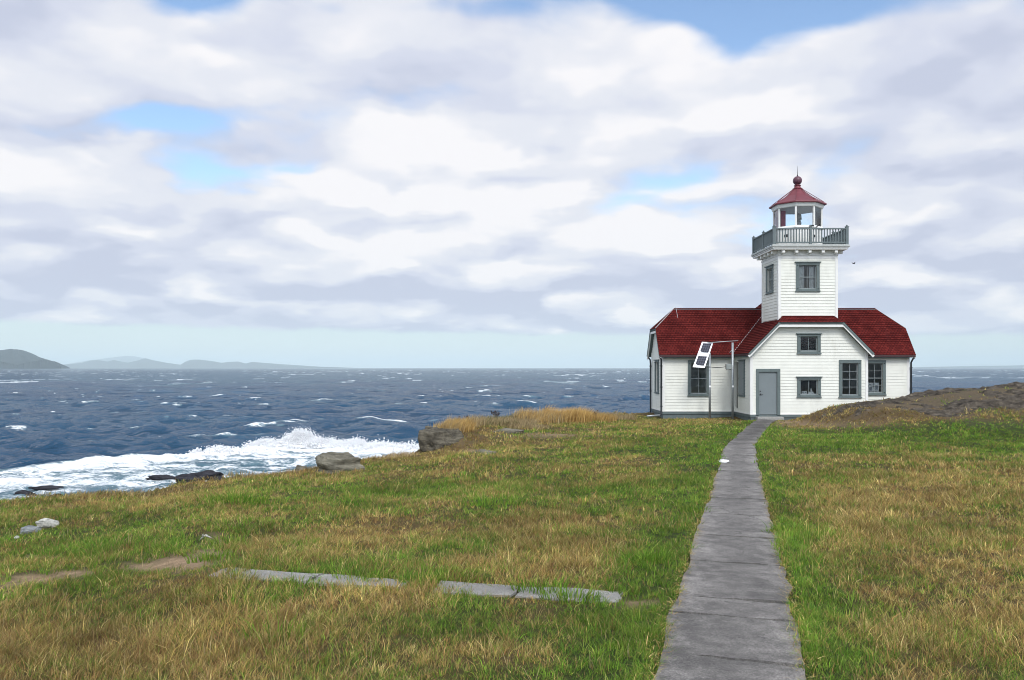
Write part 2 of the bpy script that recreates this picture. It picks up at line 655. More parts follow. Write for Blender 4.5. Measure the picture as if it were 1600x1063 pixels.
def m_rock(name, dark, light, lichen, lic=0.35, scale=1.0, pos_kind='Object'):
    m, t, p, o = mat_new(name)
    pos = t.coord(pos_kind)
    n = t.noise(pos, 1.7 * scale, 8.0, 0.62)
    c = t.ramp(n, [(0.30, dark), (0.52, tuple(0.5 * (a + b) for a, b in zip(dark, light))), (0.70, light)])
    l = t.noise(pos, 5.5 * scale, 6.0, 0.7)
    c = t.mix(t.smooth(l, 0.54, 0.66, 0.0, lic), c, lichen)
    v = t.n.new('ShaderNodeTexVoronoi')
    v.feature = 'DISTANCE_TO_EDGE'
    t.link(t.vmath('ADD', pos, t.vmath('SCALE', t.noise(pos, 3.0 * scale, 4.0, 0.6, out='Color'), scale=0.5)), v.inputs['Vector'])
    v.inputs['Scale'].default_value = 1.4 * scale
    crack = t.smooth(v.outputs['Distance'], 0.0, 0.05)
    h = t.math('ADD', t.noise(pos, 9.0 * scale, 8.0, 0.7), t.math('MULTIPLY', crack, 0.12))
    strat = t.noise(t.vmath('MULTIPLY', pos, (0.7, 0.7, 5.0)), 1.8 * scale, 5.0, 0.6, 0.6)
    c = t.vmath('SCALE', c, scale=t.lin(strat, 0.35, 0.65, 0.60, 1.35))
    h = t.math('ADD', h, t.math('MULTIPLY', strat, 0.9))
    c = t.mix(t.math('MULTIPLY', t.math('SUBTRACT', 1.0, crack), 0.18), c, tuple(0.5 * a for a in dark))
    t.link(c, p.inputs['Base Color'])
    p.inputs['Roughness'].default_value = 0.92
    p.inputs['Specular IOR Level'].default_value = 0.2
    t.link(t.bump(h, 0.8, 0.05), p.inputs['Normal'])
    return m


M['rock_dark'] = m_rock('dark_outcrop_rock', (0.016, 0.013, 0.010), (0.115, 0.097, 0.074), (0.27, 0.235, 0.175), 0.35, 1.6)
M['rock_pale'] = m_rock('grey_lichened_rock', (0.085, 0.080, 0.060), (0.23, 0.215, 0.165), (0.24, 0.21, 0.13), 0.4, 1.2)
M['rock_mid'] = m_rock('brown_grey_ledge_rock', (0.045, 0.040, 0.030), (0.155, 0.140, 0.105), (0.22, 0.19, 0.12), 0.4, 1.6)
M['rock_wet'] = m_rock('wet_shore_rock', (0.012, 0.013, 0.018), (0.05, 0.05, 0.058), (0.07, 0.07, 0.07), 0.2, 1.5)
M['rock_white'] = m_rock('chalky_white_rock', (0.42, 0.42, 0.37), (0.74, 0.73, 0.66), (0.35, 0.34, 0.24), 0.4, 5.0)
M['rock_grey'] = m_rock('pale_grey_rock', (0.16, 0.18, 0.18), (0.36, 0.38, 0.38), (0.22, 0.22, 0.17), 0.3, 4.0)


def m_path(name, base, dark, edge_col):
    m, t, p, o = mat_new(name)
    pos = t.geom('Position')
    uv = t.coord('UV')
    u, s, _ = t.sep(uv)
    big = t.noise(pos, 0.9, 6.0, 0.6)
    mid = t.noise(pos, 5.0, 6.0, 0.65)
    grit = t.noise(pos, 90.0, 3.0, 0.7)
    grit2 = t.noise(pos, 38.0, 3.0, 0.7)
    band = t.noise(t.comb(t.math('MULTIPLY', u, 0.8), t.math('MULTIPLY', s, 3.2), 0.0), 1.0, 6.0, 0.6)
    f = t.math('ADD', t.math('MULTIPLY', big, 0.42), t.math('ADD', t.math('MULTIPLY', mid, 0.36), t.math('MULTIPLY', band, 0.22)))
    c = t.mix(t.smooth(f, 0.38, 0.62), dark, base)
    c = t.vmath('SCALE', c, scale=t.lin(grit, 0.3, 0.7, 0.45, 1.55))
    c = t.vmath('SCALE', c, scale=t.lin(grit2, 0.3, 0.7, 0.68, 1.32))
    # a worn dark track down the middle, dirt and dead grass crumbs at the rims
    au = t.math('ABSOLUTE', u)
    c = t.mix(t.smooth(t.math('ADD', au, t.math('MULTIPLY_ADD', mid, 0.5, -0.25)), 0.10, 0.5, 0.45, 0.0), c, tuple(0.8 * a for a in dark))
    e = t.math('ADD', au, t.math('MULTIPLY_ADD', mid, 0.5, -0.25))
    c = t.mix(t.smooth(e, 0.46, 0.58, 0.0, 0.75), c, edge_col)
    # the older, darker stretch next to the house
    yy = t.sep(pos)[1]
    c = t.vmath('SCALE', c, scale=t.smooth(t.math('ADD', yy, t.math('MULTIPLY', big, 3.0)), 29.6, 30.0, 1.0, 0.66))
    # hairline cracks
    v = t.n.new('ShaderNodeTexVoronoi')
    v.feature = 'DISTANCE_TO_EDGE'
    wob = t.vmath('SCALE', t.noise(pos, 2.5, 5.0, 0.65, out='Color'), scale=0.9)
    t.link(t.vmath('ADD', pos, wob), v.inputs['Vector'])
    v.inputs['Scale'].default_value = 0.55
    crk = t.math('MULTIPLY', t.smooth(v.outputs['Distance'], 0.0, 0.012, 1.0, 0.0), t.smooth(big, 0.5, 0.58))
    c = t.mix(t.math('MULTIPLY', crk, 0.7), c, (0.03, 0.03, 0.028))
    t.link(c, p.inputs['Base Color'])
    p.inputs['Roughness'].default_value = 0.9
    p.inputs['Specular IOR Level'].default_value = 0.25
    t.link(t.bump(t.math('ADD', grit, t.math('MULTIPLY', grit2, 1.2)), 0.7, 0.010), p.inputs['Normal'])
    return m


M['path'] = m_path('worn_grey_path', (0.268, 0.254, 0.236), (0.105, 0.100, 0.094), (0.25, 0.20, 0.125))
M['path_pale'] = m_path('pale_concrete_path', (0.33, 0.325, 0.30), (0.22, 0.215, 0.20), (0.22, 0.18, 0.11))


def m_tint(name, rough=0.7, transl=0.25, spec=0.15):
    m, t, p, o = mat_new(name)
    c = t.attr('tint')
    t.link(c, p.inputs['Base Color'])
    p.inputs['Roughness'].default_value = rough
    p.inputs['Specular IOR Level'].default_value = spec
    if transl > 0:
        tr = t.n.new('ShaderNodeBsdfTranslucent')
        t.link(c, tr.inputs[0])
        mx = t.n.new('ShaderNodeMixShader')
        mx.inputs[0].default_value = transl
        t.link(p.outputs[0], mx.inputs[1])
        t.link(tr.outputs[0], mx.inputs[2])
        t.link(mx.outputs[0], o.inputs[0])
    return m


M['blade'] = m_tint('grass_blades')


def m_ground():
    m, t, p, o = mat_new('turf_soil')
    pos = t.geom('Position')
    c = t.attr('tint')
    n = t.noise(pos, 9.0, 7.0, 0.7)
    n2 = t.noise(pos, 55.0, 4.0, 0.7)
    c = t.vmath('SCALE', c, scale=t.lin(n, 0.3, 0.7, 0.7, 1.3))
    c = t.vmath('SCALE', c, scale=t.lin(n2, 0.3, 0.7, 0.65, 1.35))
    t.link(c, p.inputs['Base Color'])
    p.inputs['Roughness'].default_value = 0.95
    p.inputs['Specular IOR Level'].default_value = 0.1
    t.link(t.bump(t.math('ADD', n, t.math('MULTIPLY', n2, 0.5)), 0.9, 0.05), p.inputs['Normal'])
    return m


M['ground'] = m_ground()


def m_sea():
    m, t, p, o = mat_new('sea_water')
    pos = t.geom('Position')
    foam = t.attr('foam', 'Fac')
    q = t.vmath('MULTIPLY', pos, (0.60, 1.0, 1.0))
    n1 = t.noise(q, 0.42, 6.0, 0.66, 0.5)
    n2 = t.noise(q, 2.6, 6.0, 0.7, 0.3)
    h = t.math('ADD', t.math('MULTIPLY', n1, 0.55), t.math('MULTIPLY', n2, 0.22))
    nrm = t.bump(h, 1.0, 0.85)
    big = t.noise(t.vmath('MULTIPLY', pos, (0.6, 1.0, 1.0)), 0.03, 4.0, 0.6)
    base = t.mix(t.smooth(big, 0.35, 0.65), (0.008, 0.046, 0.098), (0.014, 0.062, 0.116))
    # aerated, greener water where the foam thins out
    base = t.mix(t.smooth(foam, 0.05, 0.5, 0.0, 0.8), base, (0.10, 0.19, 0.22))
    lace = t.noise(t.vmath('MULTIPLY', pos, (0.55, 1.0, 1.0)), 1.15, 8.0, 0.66, 0.8)
    lace2 = t.noise(pos, 5.5, 6.0, 0.7, 0.4)
    lv = t.math('ADD', t.math('MULTIPLY', lace, 0.72), t.math('MULTIPLY', lace2, 0.28))
    fm = t.math('ADD', foam, t.math('MULTIPLY_ADD', lv, 2.4, -1.2))
    fm = t.smooth(fm, 0.30, 0.72)
    fm = t.math('MULTIPLY', fm, t.smooth(foam, 0.02, 0.15))
    c = t.mix(fm, base, (0.80, 0.84, 0.86))
    df = t.n.new('ShaderNodeBsdfDiffuse')
    t.link(c, df.inputs[0])
    t.link(nrm, df.inputs['Normal'])
    gl = t.n.new('ShaderNodeBsdfGlossy')
    gl.inputs['Roughness'].default_value = 0.06
    t.link(nrm, gl.inputs['Normal'])
    fr = t.n.new('ShaderNodeFresnel')
    fr.inputs[0].default_value = 1.33
    t.link(nrm, fr.inputs['Normal'])
    k = t.math('MULTIPLY', fr.outputs[0], 0.78)
    k = t.math('MULTIPLY', k, t.math('SUBTRACT', 1.0, fm))
    mx = t.n.new('ShaderNodeMixShader')
    t.link(k, mx.inputs[0])
    t.link(df.outputs[0], mx.inputs[1])
    t.link(gl.outputs[0], mx.inputs[2])
    t.link(mx.outputs[0], o.inputs[0])
    m.node_tree.nodes.remove(p)
    return m


M['sea'] = m_sea()


def m_foam():
    m, t, p, o = mat_new('white_foam')
    pos = t.coord('Object')
    n = t.noise(pos, 3.0, 4.0, 0.6)
    c = t.mix(t.smooth(n, 0.35, 0.6), (0.90, 0.93, 0.94), (0.96, 0.965, 0.97))
    t.link(c, p.inputs['Base Color'])
    p.inputs['Roughness'].default_value = 0.9
    p.inputs['Specular IOR Level'].default_value = 0.1
    tr = t.n.new('ShaderNodeBsdfTranslucent')
    t.link(c, tr.inputs[0])
    mx = t.n.new('ShaderNodeMixShader')
    mx.inputs[0].default_value = 0.18
    t.link(p.outputs[0], mx.inputs[1])
    t.link(tr.outputs[0], mx.inputs[2])
    t.link(mx.outputs[0], o.inputs[0])
    return m


M['foam'] = m_foam()


def m_hill(name, c1, c2):
    m, t, p, o = mat_new(name)
    pos = t.geom('Position')
    n = t.noise(pos, 0.012, 8.0, 0.65)
    t.link(t.mix(t.smooth(n, 0.35, 0.65), c1, c2), p.inputs['Base Color'])
    p.inputs['Roughness'].default_value = 1.0
    p.inputs['Specular IOR Level'].default_value = 0.0
    return m


M['hill'] = m_hill('forested_hill', (0.008, 0.015, 0.020), (0.020, 0.028, 0.034))

# ------------------------------------------------------------------ terrain heights
SEA_Z = -3.4
PATH_Z = -0.2
PATHC = np.array([(-1.9, -6), (-0.6, -1.6), (0.35, 1.8), (1.05, 4.3), (1.73, 6.66), (2.30, 8.67), (3.17, 11.8), (4.63, 17.06), (6.0, 22.0),
                  (7.3, 26.6), (8.0, 28.6), (9.2, 31.9), (11.2, 37.4), (12.35, 40.12)])


def path_half(y):
    return np.interp(y, [0, 8, 12, 17, 22, 27, 32], [0.60, 0.60, 0.575, 0.51, 0.475, 0.44, 0.41])


def catmull(P, n=14):
    out = []
    Q = np.vstack([2 * P[0] - P[1], P, 2 * P[-1] - P[-2]])
    for i in range(1, len(Q) - 2):
        p0, p1, p2, p3 = Q[i - 1:i + 3]
        for k in range(n):
            t = k / n
            out.append(0.5 * ((2 * p1) + (-p0 + p2) * t + (2 * p0 - 5 * p1 + 4 * p2 - p3) * t * t + (-p0 + 3 * p1 - 3 * p2 + p3) * t ** 3))
    out.append(P[-1])
    return np.array(out)


PATHL = catmull(PATHC)
SIDE = np.array([(-3.62, 10.15), (-2.4, 9.86), (-1.2, 9.55), (0.1, 9.28), (1.35, 9.06), (1.6, 9.0)])
EDGE = np.array([(-70, 13), (-40, 19.5), (-25, 22.2), (-14.3, 23.2), (-12.7, 23.6), (-11.1, 23.9), (-9.6, 25), (-8, 26), (-6.3, 27.2), (-5.1, 28.8),
                 (-3.8, 30.1), (-2.95, 32.2), (-2.3, 34.7), (-1.3, 37.6), (0.5, 40.5), (2.3, 42.7), (5.2, 44.9), (7.3, 47.6), (10, 50.6), (14, 52.6), (22, 53), (32, 51), (45, 45), (75, 38)])
EDGE_Z = [-2.2, -1.9, -1.6, -1.42, -1.32, -1.22, -1.12, -1.02, -.92, -.82, -.74, -.05, -.05, -.08, -.12, -.1, -.16, -.2, -.3, -.3, -.3, -.1, .2, .2]
CTRL = [(x, y, z) for (x, y), z in zip(EDGE, EDGE_Z)]
CTRL += [(x, y, PATH_Z) for x, y in PATHC[::1]]
CTRL += [(8, 8, -.18), (12, 15, -.15), (16, 22, -.15), (20, 27, -.1), (11, 30, -.2), (5, 3, -.2), (14, 6, -.1), (25, 15, -.1), (30, 25, 0), (40, 10, 0),
         (-3, 6, -.3), (-6, 10, -.52), (-9, 15, -.85), (-4, 15, -.47), (0, 15, -.28), (-3, 20, -.52), (0, 25, -.36), (3, 33, -.27), (-12, 8, -.8), (-20, 12, -1.2),
         (-1, 8.5, -.22), (1, 9, -.2), (-3, 9.8, -.25), (8, 41, -.28), (10, 38, -.25), (9, 42.6, -.32), (11, 42.2, -.32), (7, 44.5, -.3), (14, 40, -.28), (12, 41, -.3), (14, 45, -.25), (20, 45, -.2), (-30, 5, -1.4), (-2, 0, -.25)]
CTRL = np.array(CTRL)


def seg_dist(px, py, L):
    """distance to polyline L, and the parameter along it"""
    best = np.full(px.shape, 1e9)
    along = np.zeros(px.shape)
    side = np.zeros(px.shape)
    acc = 0.0
    for (x0, y0), (x1, y1) in zip(L[:-1], L[1:]):
        dx, dy = x1 - x0, y1 - y0
        ln = math.hypot(dx, dy)
        t = np.clip(((px - x0) * dx + (py - y0) * dy) / (ln * ln), 0, 1)
        ex, ey = px - (x0 + t * dx), py - (y0 + t * dy)
        d = np.hypot(ex, ey)
        m = d < best
        best = np.where(m, d, best)
        along = np.where(m, acc + t * ln, along)
        side = np.where(m, np.sign(dx * ey - dy * ex), side)      # + = left of the direction of travel
        acc += ln
    return best, along, side


def land_signed(px, py):
    """> 0 on land, < 0 out at sea (metres from the cliff edge)"""
    d, _, s = seg_dist(px, py, EDGE)
    return np.where(s > 0, -d, d)


CREST = np.array([(11.0, 0.0), (12.9, 0.0), (13.3, 0.12), (13.75, 0.44), (14.4, 0.80), (15.5, 1.02), (17.4, 1.16), (19.1, 1.42), (20.8, 1.58), (22.5, 1.72), (28, 2.0), (40, 1.6), (60, 1.2)])


def terrain(px, py, rough=True):
    px = np.asarray(px, dtype=np.float64)
    py = np.asarray(py, dtype=np.float64)
    num = np.zeros(px.shape)
    den = np.zeros(px.shape)
    for (cx, cy, cz) in CTRL:
        w = 1.0 / ((px - cx) ** 2 + (py - cy) ** 2 + 0.6) ** 1.6
        num += w * cz
        den += w
    z = num / den
    m = np.interp(px, CREST[:, 0], CREST[:, 1])
    wob = (fbm(px * 0.35, py * 0.35, 3, 3) - 0.5) * 2.0
    up = sstep(26.5, 36.4, py + wob)
    dn = 1.0 - 0.85 * sstep(37.2, 41.0, py)
    z = z + m * up ** 1.25 * dn
    if rough:
        dpath, _, _ = seg_dist(px, py, PATHL[::4])
        k = sstep(0.5, 1.6, dpath)
        z = z + k * ((fbm(px * 0.45, py * 0.45, 3, 1) - 0.5) * 0.22 + (fbm(px * 1.8, py * 1.8, 3, 2) - 0.5) * 0.07)
        z = z - (1 - sstep(path_half(py) - 0.15, path_half(py) + 0.15, dpath)) * 0.05
        dsd, _, _ = seg_dist(px, py, SIDE)
        ks = 1 - sstep(0.22, 0.55, dsd)
        z = z * (1 - ks) + (-0.215) * ks
        # turf rims slightly above the path
        z = z + 0.03 * np.exp(-((dpath - path_half(py) - 0.15) / 0.18) ** 2)
    s = land_signed(px, py)
    out = np.maximum(-s + (fbm(px * 0.8, py * 0.8, 3, 4) - 0.5) * 0.5, 0)
    z = z - np.minimum(out * 1.7 + 0.35 * sstep(0, 0.6, out), 6.5)
    z = z - 0.10 * sstep(1.2, 0.0, s) * (s > 0)
    return z


def photo_uv(px, py, pz):
    """where a ground point lies in the reference photograph; used as a map for laying out the real turf colours"""
    yy = np.maximum(py, 0.5)
    return 800 + FPX * px / yy, 575 - FPX * (pz - EYE) / yy


# green (negative) and straw / bare (positive) patches of the turf, read off the photograph as a map
PATCH = [
    (150, 850, 190, 28, -0.55), (300, 835, 70, 18, -0.35), (60, 870, 90, 20, -0.30), (560, 890, 180, 10, -0.30), (480, 775, 120, 18, -0.18),
    (770, 790, 60, 16, -0.40), (690, 740, 130, 12, -0.08), (850, 690, 90, 8, -0.25), (930, 715, 110, 10, -0.30), (600, 790, 120, 20, -0.22), (900, 780, 160, 30, -0.16),
    (1060, 720, 60, 30, -0.30), (1000, 810, 60, 40, -0.22), (1030, 900, 60, 36, -0.50), (1000, 1010, 60, 60, -0.40), (760, 1000, 160, 60, -0.18), (540, 1030, 140, 40, -0.15),
    (400, 690, 300, 12, 0.0), (200, 980, 230, 70, 0.42), (60, 1040, 160, 40, 0.30), (480, 850, 120, 22, 0.28), (700, 840, 120, 16, 0.12), (800, 900, 200, 20, 0.22),
    (560, 720, 160, 22, 0.30), (640, 940, 160, 24, 0.22), (330, 780, 180, 14, 0.26), (820, 690, 120, 12, 0.16), (880, 745, 60, 12, 0.14),
    (700, 700, 80, 14, 0.25), (1000, 670, 120, 10, 0.12), (880, 950, 90, 16, 0.22),
    (1400, 683, 240, 16, -0.95), (1560, 660, 90, 14, -0.8), (1250, 700, 60, 20, -0.30), (1230, 845, 26, 28, -0.60), (1250, 930, 26, 40, -0.40), (1290, 1040, 60, 30, -0.35),
    (1420, 890, 90, 30, -0.20), (1500, 810, 160, 50, 0.36), (1340, 840, 70, 40, 0.30), (1350, 960, 90, 40, 0.16), (1540, 960, 110, 60, 0.24), (1400, 740, 160, 16, 0.16),
    (1360, 650, 150, 12, 1.1), (1250, 668, 60, 8, 0.45), (1450, 650, 90, 8, 0.40), (1560, 780, 120, 40, 0.26), (1480, 1040, 80, 30, -0.05),
]


def dryness(px, py, pz):
    u, v = photo_uv(px, py, pz)
    d = 0.45 + (fbm(px * 0.33 + 3, py * 0.33, 3, 5) - 0.5) * 0.8 + (fbm(px * 1.5, py * 1.5, 3, 6) - 0.5) * 1.3
    for (cx, cy, sx, sy, a) in PATCH:
        d = d + 0.7 * a * np.exp(-(((u - cx) / sx) ** 2 + ((v - cy) / sy) ** 2) * 0.7)
    dp, al, side = seg_dist(px, py, PATHL[::4])
    d = d - np.where(side > 0, 0.80, 0.62) * np.exp(-(np.maximum(dp - path_half(py), 0) / np.where(side > 0, 0.75, 0.42)) ** 2)
    s = land_signed(px, py)
    d = d + 0.30 * sstep(3.0, 0.3, s)
    return d


def bare(px, py, pz):
    """bare earth: the little worn tracks at the left"""
    u, v = photo_uv(px, py, pz)
    b = np.zeros(np.shape(px))
    for (cx, cy, sx, sy, a) in [(285, 880, 56, 11, 1.15), (235, 887, 44, 8, 1.0), (325, 866, 38, 9, .75), (335, 845, 16, 14, .5), (60, 905, 50, 7, 1.1), (115, 896, 42, 5, 1.0), (15, 915, 24, 6, .8), (60, 872, 40, 4, .5),
                                (1280, 664, 90, 5, .6), (1230, 660, 40, 4, .7), (1000, 943, 44, 5, .9), (880, 922, 90, 3, .35), (740, 706, 24, 4, .8), (860, 680, 70, 4, .6), (700, 690, 30, 6, .4)]:
        b = np.maximum(b, a * np.exp(-(((u - cx) / sx) ** 2 + ((v - cy) / sy) ** 2)))
    return np.clip(b * (0.7 + 0.7 * fbm(px * 2.2, py * 2.2, 3, 7)), 0, 1)


def rockiness(px, py):
    """how much bare dark rock shows on the mound beside the house"""
    n = fbm(px * 0.55, py * 0.55, 4, 2) - 0.5
    a = sstep(12.2, 15.5, px + n * 4) * sstep(30.6, 34.2, py + 0.10 * (px - 16) + n * 3.4)
    return a * sstep(48, 42, py)


# ------------------------------------------------------------------ ground
def build_ground():
    xs = np.concatenate([np.arange(-72, -16, 1.0), np.arange(-16, 26, 0.16), np.arange(26, 76, 1.0)])
    ys = np.concatenate([np.arange(-14, 4, 0.7), np.arange(4, 20, 0.14), np.arange(20, 54, 0.2), np.arange(54, 66, 1.0)])
    X, Y = np.meshgrid(xs, ys)
    Z = terrain(X, Y)
    D = np.clip(dryness(X, Y, Z), 0, 1)
    B = bare(X, Y, Z)
    K = rockiness(X, Y)
    s = land_signed(X, Y)
    green = np.array((0.040, 0.055, 0.016))
    straw = np.array((0.105, 0.072, 0.034))
    soil = np.array((0.30, 0.215, 0.135))
    rock = np.array((0.115, 0.090, 0.062))
    wetrock = np.array((0.05, 0.045, 0.04))
    dd = D[..., None]
    c = green * (1 - dd) + straw * dd
    c = c * (1 - B[..., None]) + soil * B[..., None]
    c = c * (1 - K[..., None] * .8) + rock * K[..., None] * .8
    o = sstep(0.0, -0.9, s)[..., None]
    c = c * (1 - o) + wetrock * o
    V = np.stack([X, Y, Z], -1).reshape(-1, 3)
    ob = np_mesh('ground', V, grid_faces(len(ys), len(xs)), None, M['ground'], True, c.reshape(-1, 3))
    tag(ob, 'grassy headland falling away to the sea at the left', 'ground', kind='structure')


build_ground()


# ------------------------------------------------------------------ paths: slabs with open joints
def build_path(name, line, half, joints, mat, z0, label, jig=0.035, soil=True):
    L = np.asarray(line)
    seg = np.hypot(*np.diff(L, axis=0).T)
    acc = np.concatenate([[0], np.cumsum(seg)])
    tot = acc[-1]

    def at(s):
        x = np.interp(s, acc, L[:, 0])
        y = np.interp(s, acc, L[:, 1])
        i = min(max(np.searchsorted(acc, s) - 1, 0), len(seg) - 1)
        dx, dy = (L[i + 1] - L[i]) / max(seg[i], 1e-6)
        return x, y, dx, dy

    b = MB()
    js = [0.0] + list(joints) + [tot]
    ncol = 9
    for a, e in zip(js[:-1], js[1:]):
        g = random.uniform(0.016, 0.034)
        tilt = random.uniform(-0.007, 0.007)
        lift = random.uniform(-0.003, 0.005)
        n = max(2, int((e - a) / 0.16))
        sk0, sk1 = random.uniform(-0.03, 0.03), random.uniform(-0.03, 0.03)
        rows = []
        for k in range(n + 1):
            f = k / n
            s = a + g + (e - a - 2 * g) * f
            row = []
            for c in range(ncol):
                t = -1 + 2 * c / (ncol - 1)
                ss = s + t * (sk0 * (1 - f) + sk1 * f)
                if k in (0, n):
                    ss += (vnoise(np.array([t * 3.1 + a]), np.array([k + a * 2.0]), 1)[0] - 0.5) * 0.07
                x, y, dx, dy = at(min(max(ss, 0.0), tot))
                hw = float(half(y)) if callable(half) else half
                if c in (0, ncol - 1):
                    hw += (fbm(np.array([s * 1.3]), np.array([t * 5.0]), 4, 3)[0] - 0.5) * jig * 4
                z = z0 + lift + tilt * t + (vnoise(np.array([x * 1.2]), np.array([y * 1.2]), 2)[0] - 0.5) * 0.012
                row.append(((x - dy * -t * hw * 1.0, y + dx * -t * hw, z), (t * 0.5, s)))
            rows.append(row)
        for k in range(n):
            for c in range(ncol - 1):
                q = [rows[k][c], rows[k][c + 1], rows[k + 1][c + 1], rows[k + 1][c]]
                b.face([p[0] for p in q], [p[1] for p in q])
        # slab sides
        ring = [r[0] for r in rows] + rows[-1][1:] + [r[-1] for r in reversed(rows[:-1])] + list(reversed(rows[0][1:-1]))
        for i in range(len(ring)):
            p, q = ring[i], ring[(i + 1) % len(ring)]
            lo = 0.07
            b.face([p[0], q[0], (q[0][0], q[0][1], q[0][2] - lo), (p[0][0], p[0][1], p[0][2] - lo)], [p[1], q[1], q[1], p[1]])
    o = b.build(name, mat)
    bm = bmesh.new()
    bm.from_mesh(o.data)
    bmesh.ops.remove_doubles(bm, verts=bm.verts, dist=0.0004)
    bmesh.ops.recalc_face_normals(bm, faces=bm.faces)
    bm.to_mesh(o.data)
    bm.free()
    tag(o, label, 'path', kind='structure')
    return o


def arc_of_y(yv):
    seg = np.hypot(*np.diff(PATHL, axis=0).T)
    acc = np.concatenate([[0], np.cumsum(seg)])
    return float(np.interp(yv, PATHL[:, 1], acc))


jy = [-3.5, -1.7, 0.1, 1.9, 3.6, 5.3, 7.11, 8.31, 8.95, 10.65, 12.3, 14.1, 15.85, 18.3, 20.0, 21.9, 23.8, 25.6, 27.4, 29.2, 31.0, 32.8, 34.6, 36.4, 38.2]
build_path('path', PATHL, path_half, [arc_of_y(v) for v in jy], M['path'], PATH_Z + 0.012, 'worn grey concrete path running up to the grey door')
build_path('side_path', SIDE[:3] + np.array([0.0, 0.02]), 0.19, [1.3], M['path_pale'], -0.19, 'pale broken concrete slabs half overgrown by the lawn', 0.05)
build_path('side_path', np.array([(-0.88, 9.47), (0.1, 9.28), (1.22, 9.07)]), 0.20, [0.95], M['path_pale'], -0.192, 'pale broken concrete slabs half overgrown by the lawn', 0.05)


# ------------------------------------------------------------------ grass
def blades(N, px, py, h, w, lean, leanang, col, sink=0.02, zoff=None, name='grass', tipcol=None):
    z = terrain(px, py) - sink
    if zoff is not None:
        z = z + zoff
    fa = RNG.uniform(0, 2 * np.pi, N)
    sx, sy = np.cos(fa) * w * 0.5, np.sin(fa) * w * 0.5
    lx, ly = np.cos(leanang) * lean, np.sin(leanang) * lean
    V = np.empty((N, 5, 3), dtype=np.float32)
    V[:, 0] = np.stack([px - sx, py - sy, z], -1)
    V[:, 1] = np.stack([px + sx, py + sy, z], -1)
    mx, my, mz = px + lx * 0.32, py + ly * 0.32, z + h * 0.6
    V[:, 2] = np.stack([mx - sx * .8, my - sy * .8, mz], -1)
    V[:, 3] = np.stack([mx + sx * .8, my + sy * .8, mz], -1)
    V[:, 4] = np.stack([px + lx, py + ly, z + h], -1)
    C = np.repeat(col[:, None, :], 5, axis=1)
    if tipcol is not None:
        C[:, 4] = tipcol
        C[:, 2:4] = 0.6 * C[:, 2:4] + 0.4 * tipcol[:, None, :]
    return V, C


def blades_object(sets, name):
    V = np.concatenate([s[0] for s in sets])
    C = np.concatenate([s[1] for s in sets])
    N = len(V)
    i = np.arange(N)[:, None] * 5
    F4 = i + np.array([[0, 1, 3, 2]])
    F3 = i + np.array([[2, 3, 4]])
    return np_mesh(name, V.reshape(-1, 3), F4, F3, M['blade'], False, C.reshape(-1, 3))


GREENS = np.array([(0.100, 0.215, 0.018), (0.145, 0.262, 0.026), (0.075, 0.170, 0.018), (0.200, 0.270, 0.040), (0.115, 0.200, 0.030)])
STRAWS = np.array([(0.420, 0.320, 0.105), (0.360, 0.260, 0.080), (0.500, 0.410, 0.170), (0.300, 0.185, 0.060), (0.240, 0.130, 0.055), (0.180, 0.120, 0.055)])


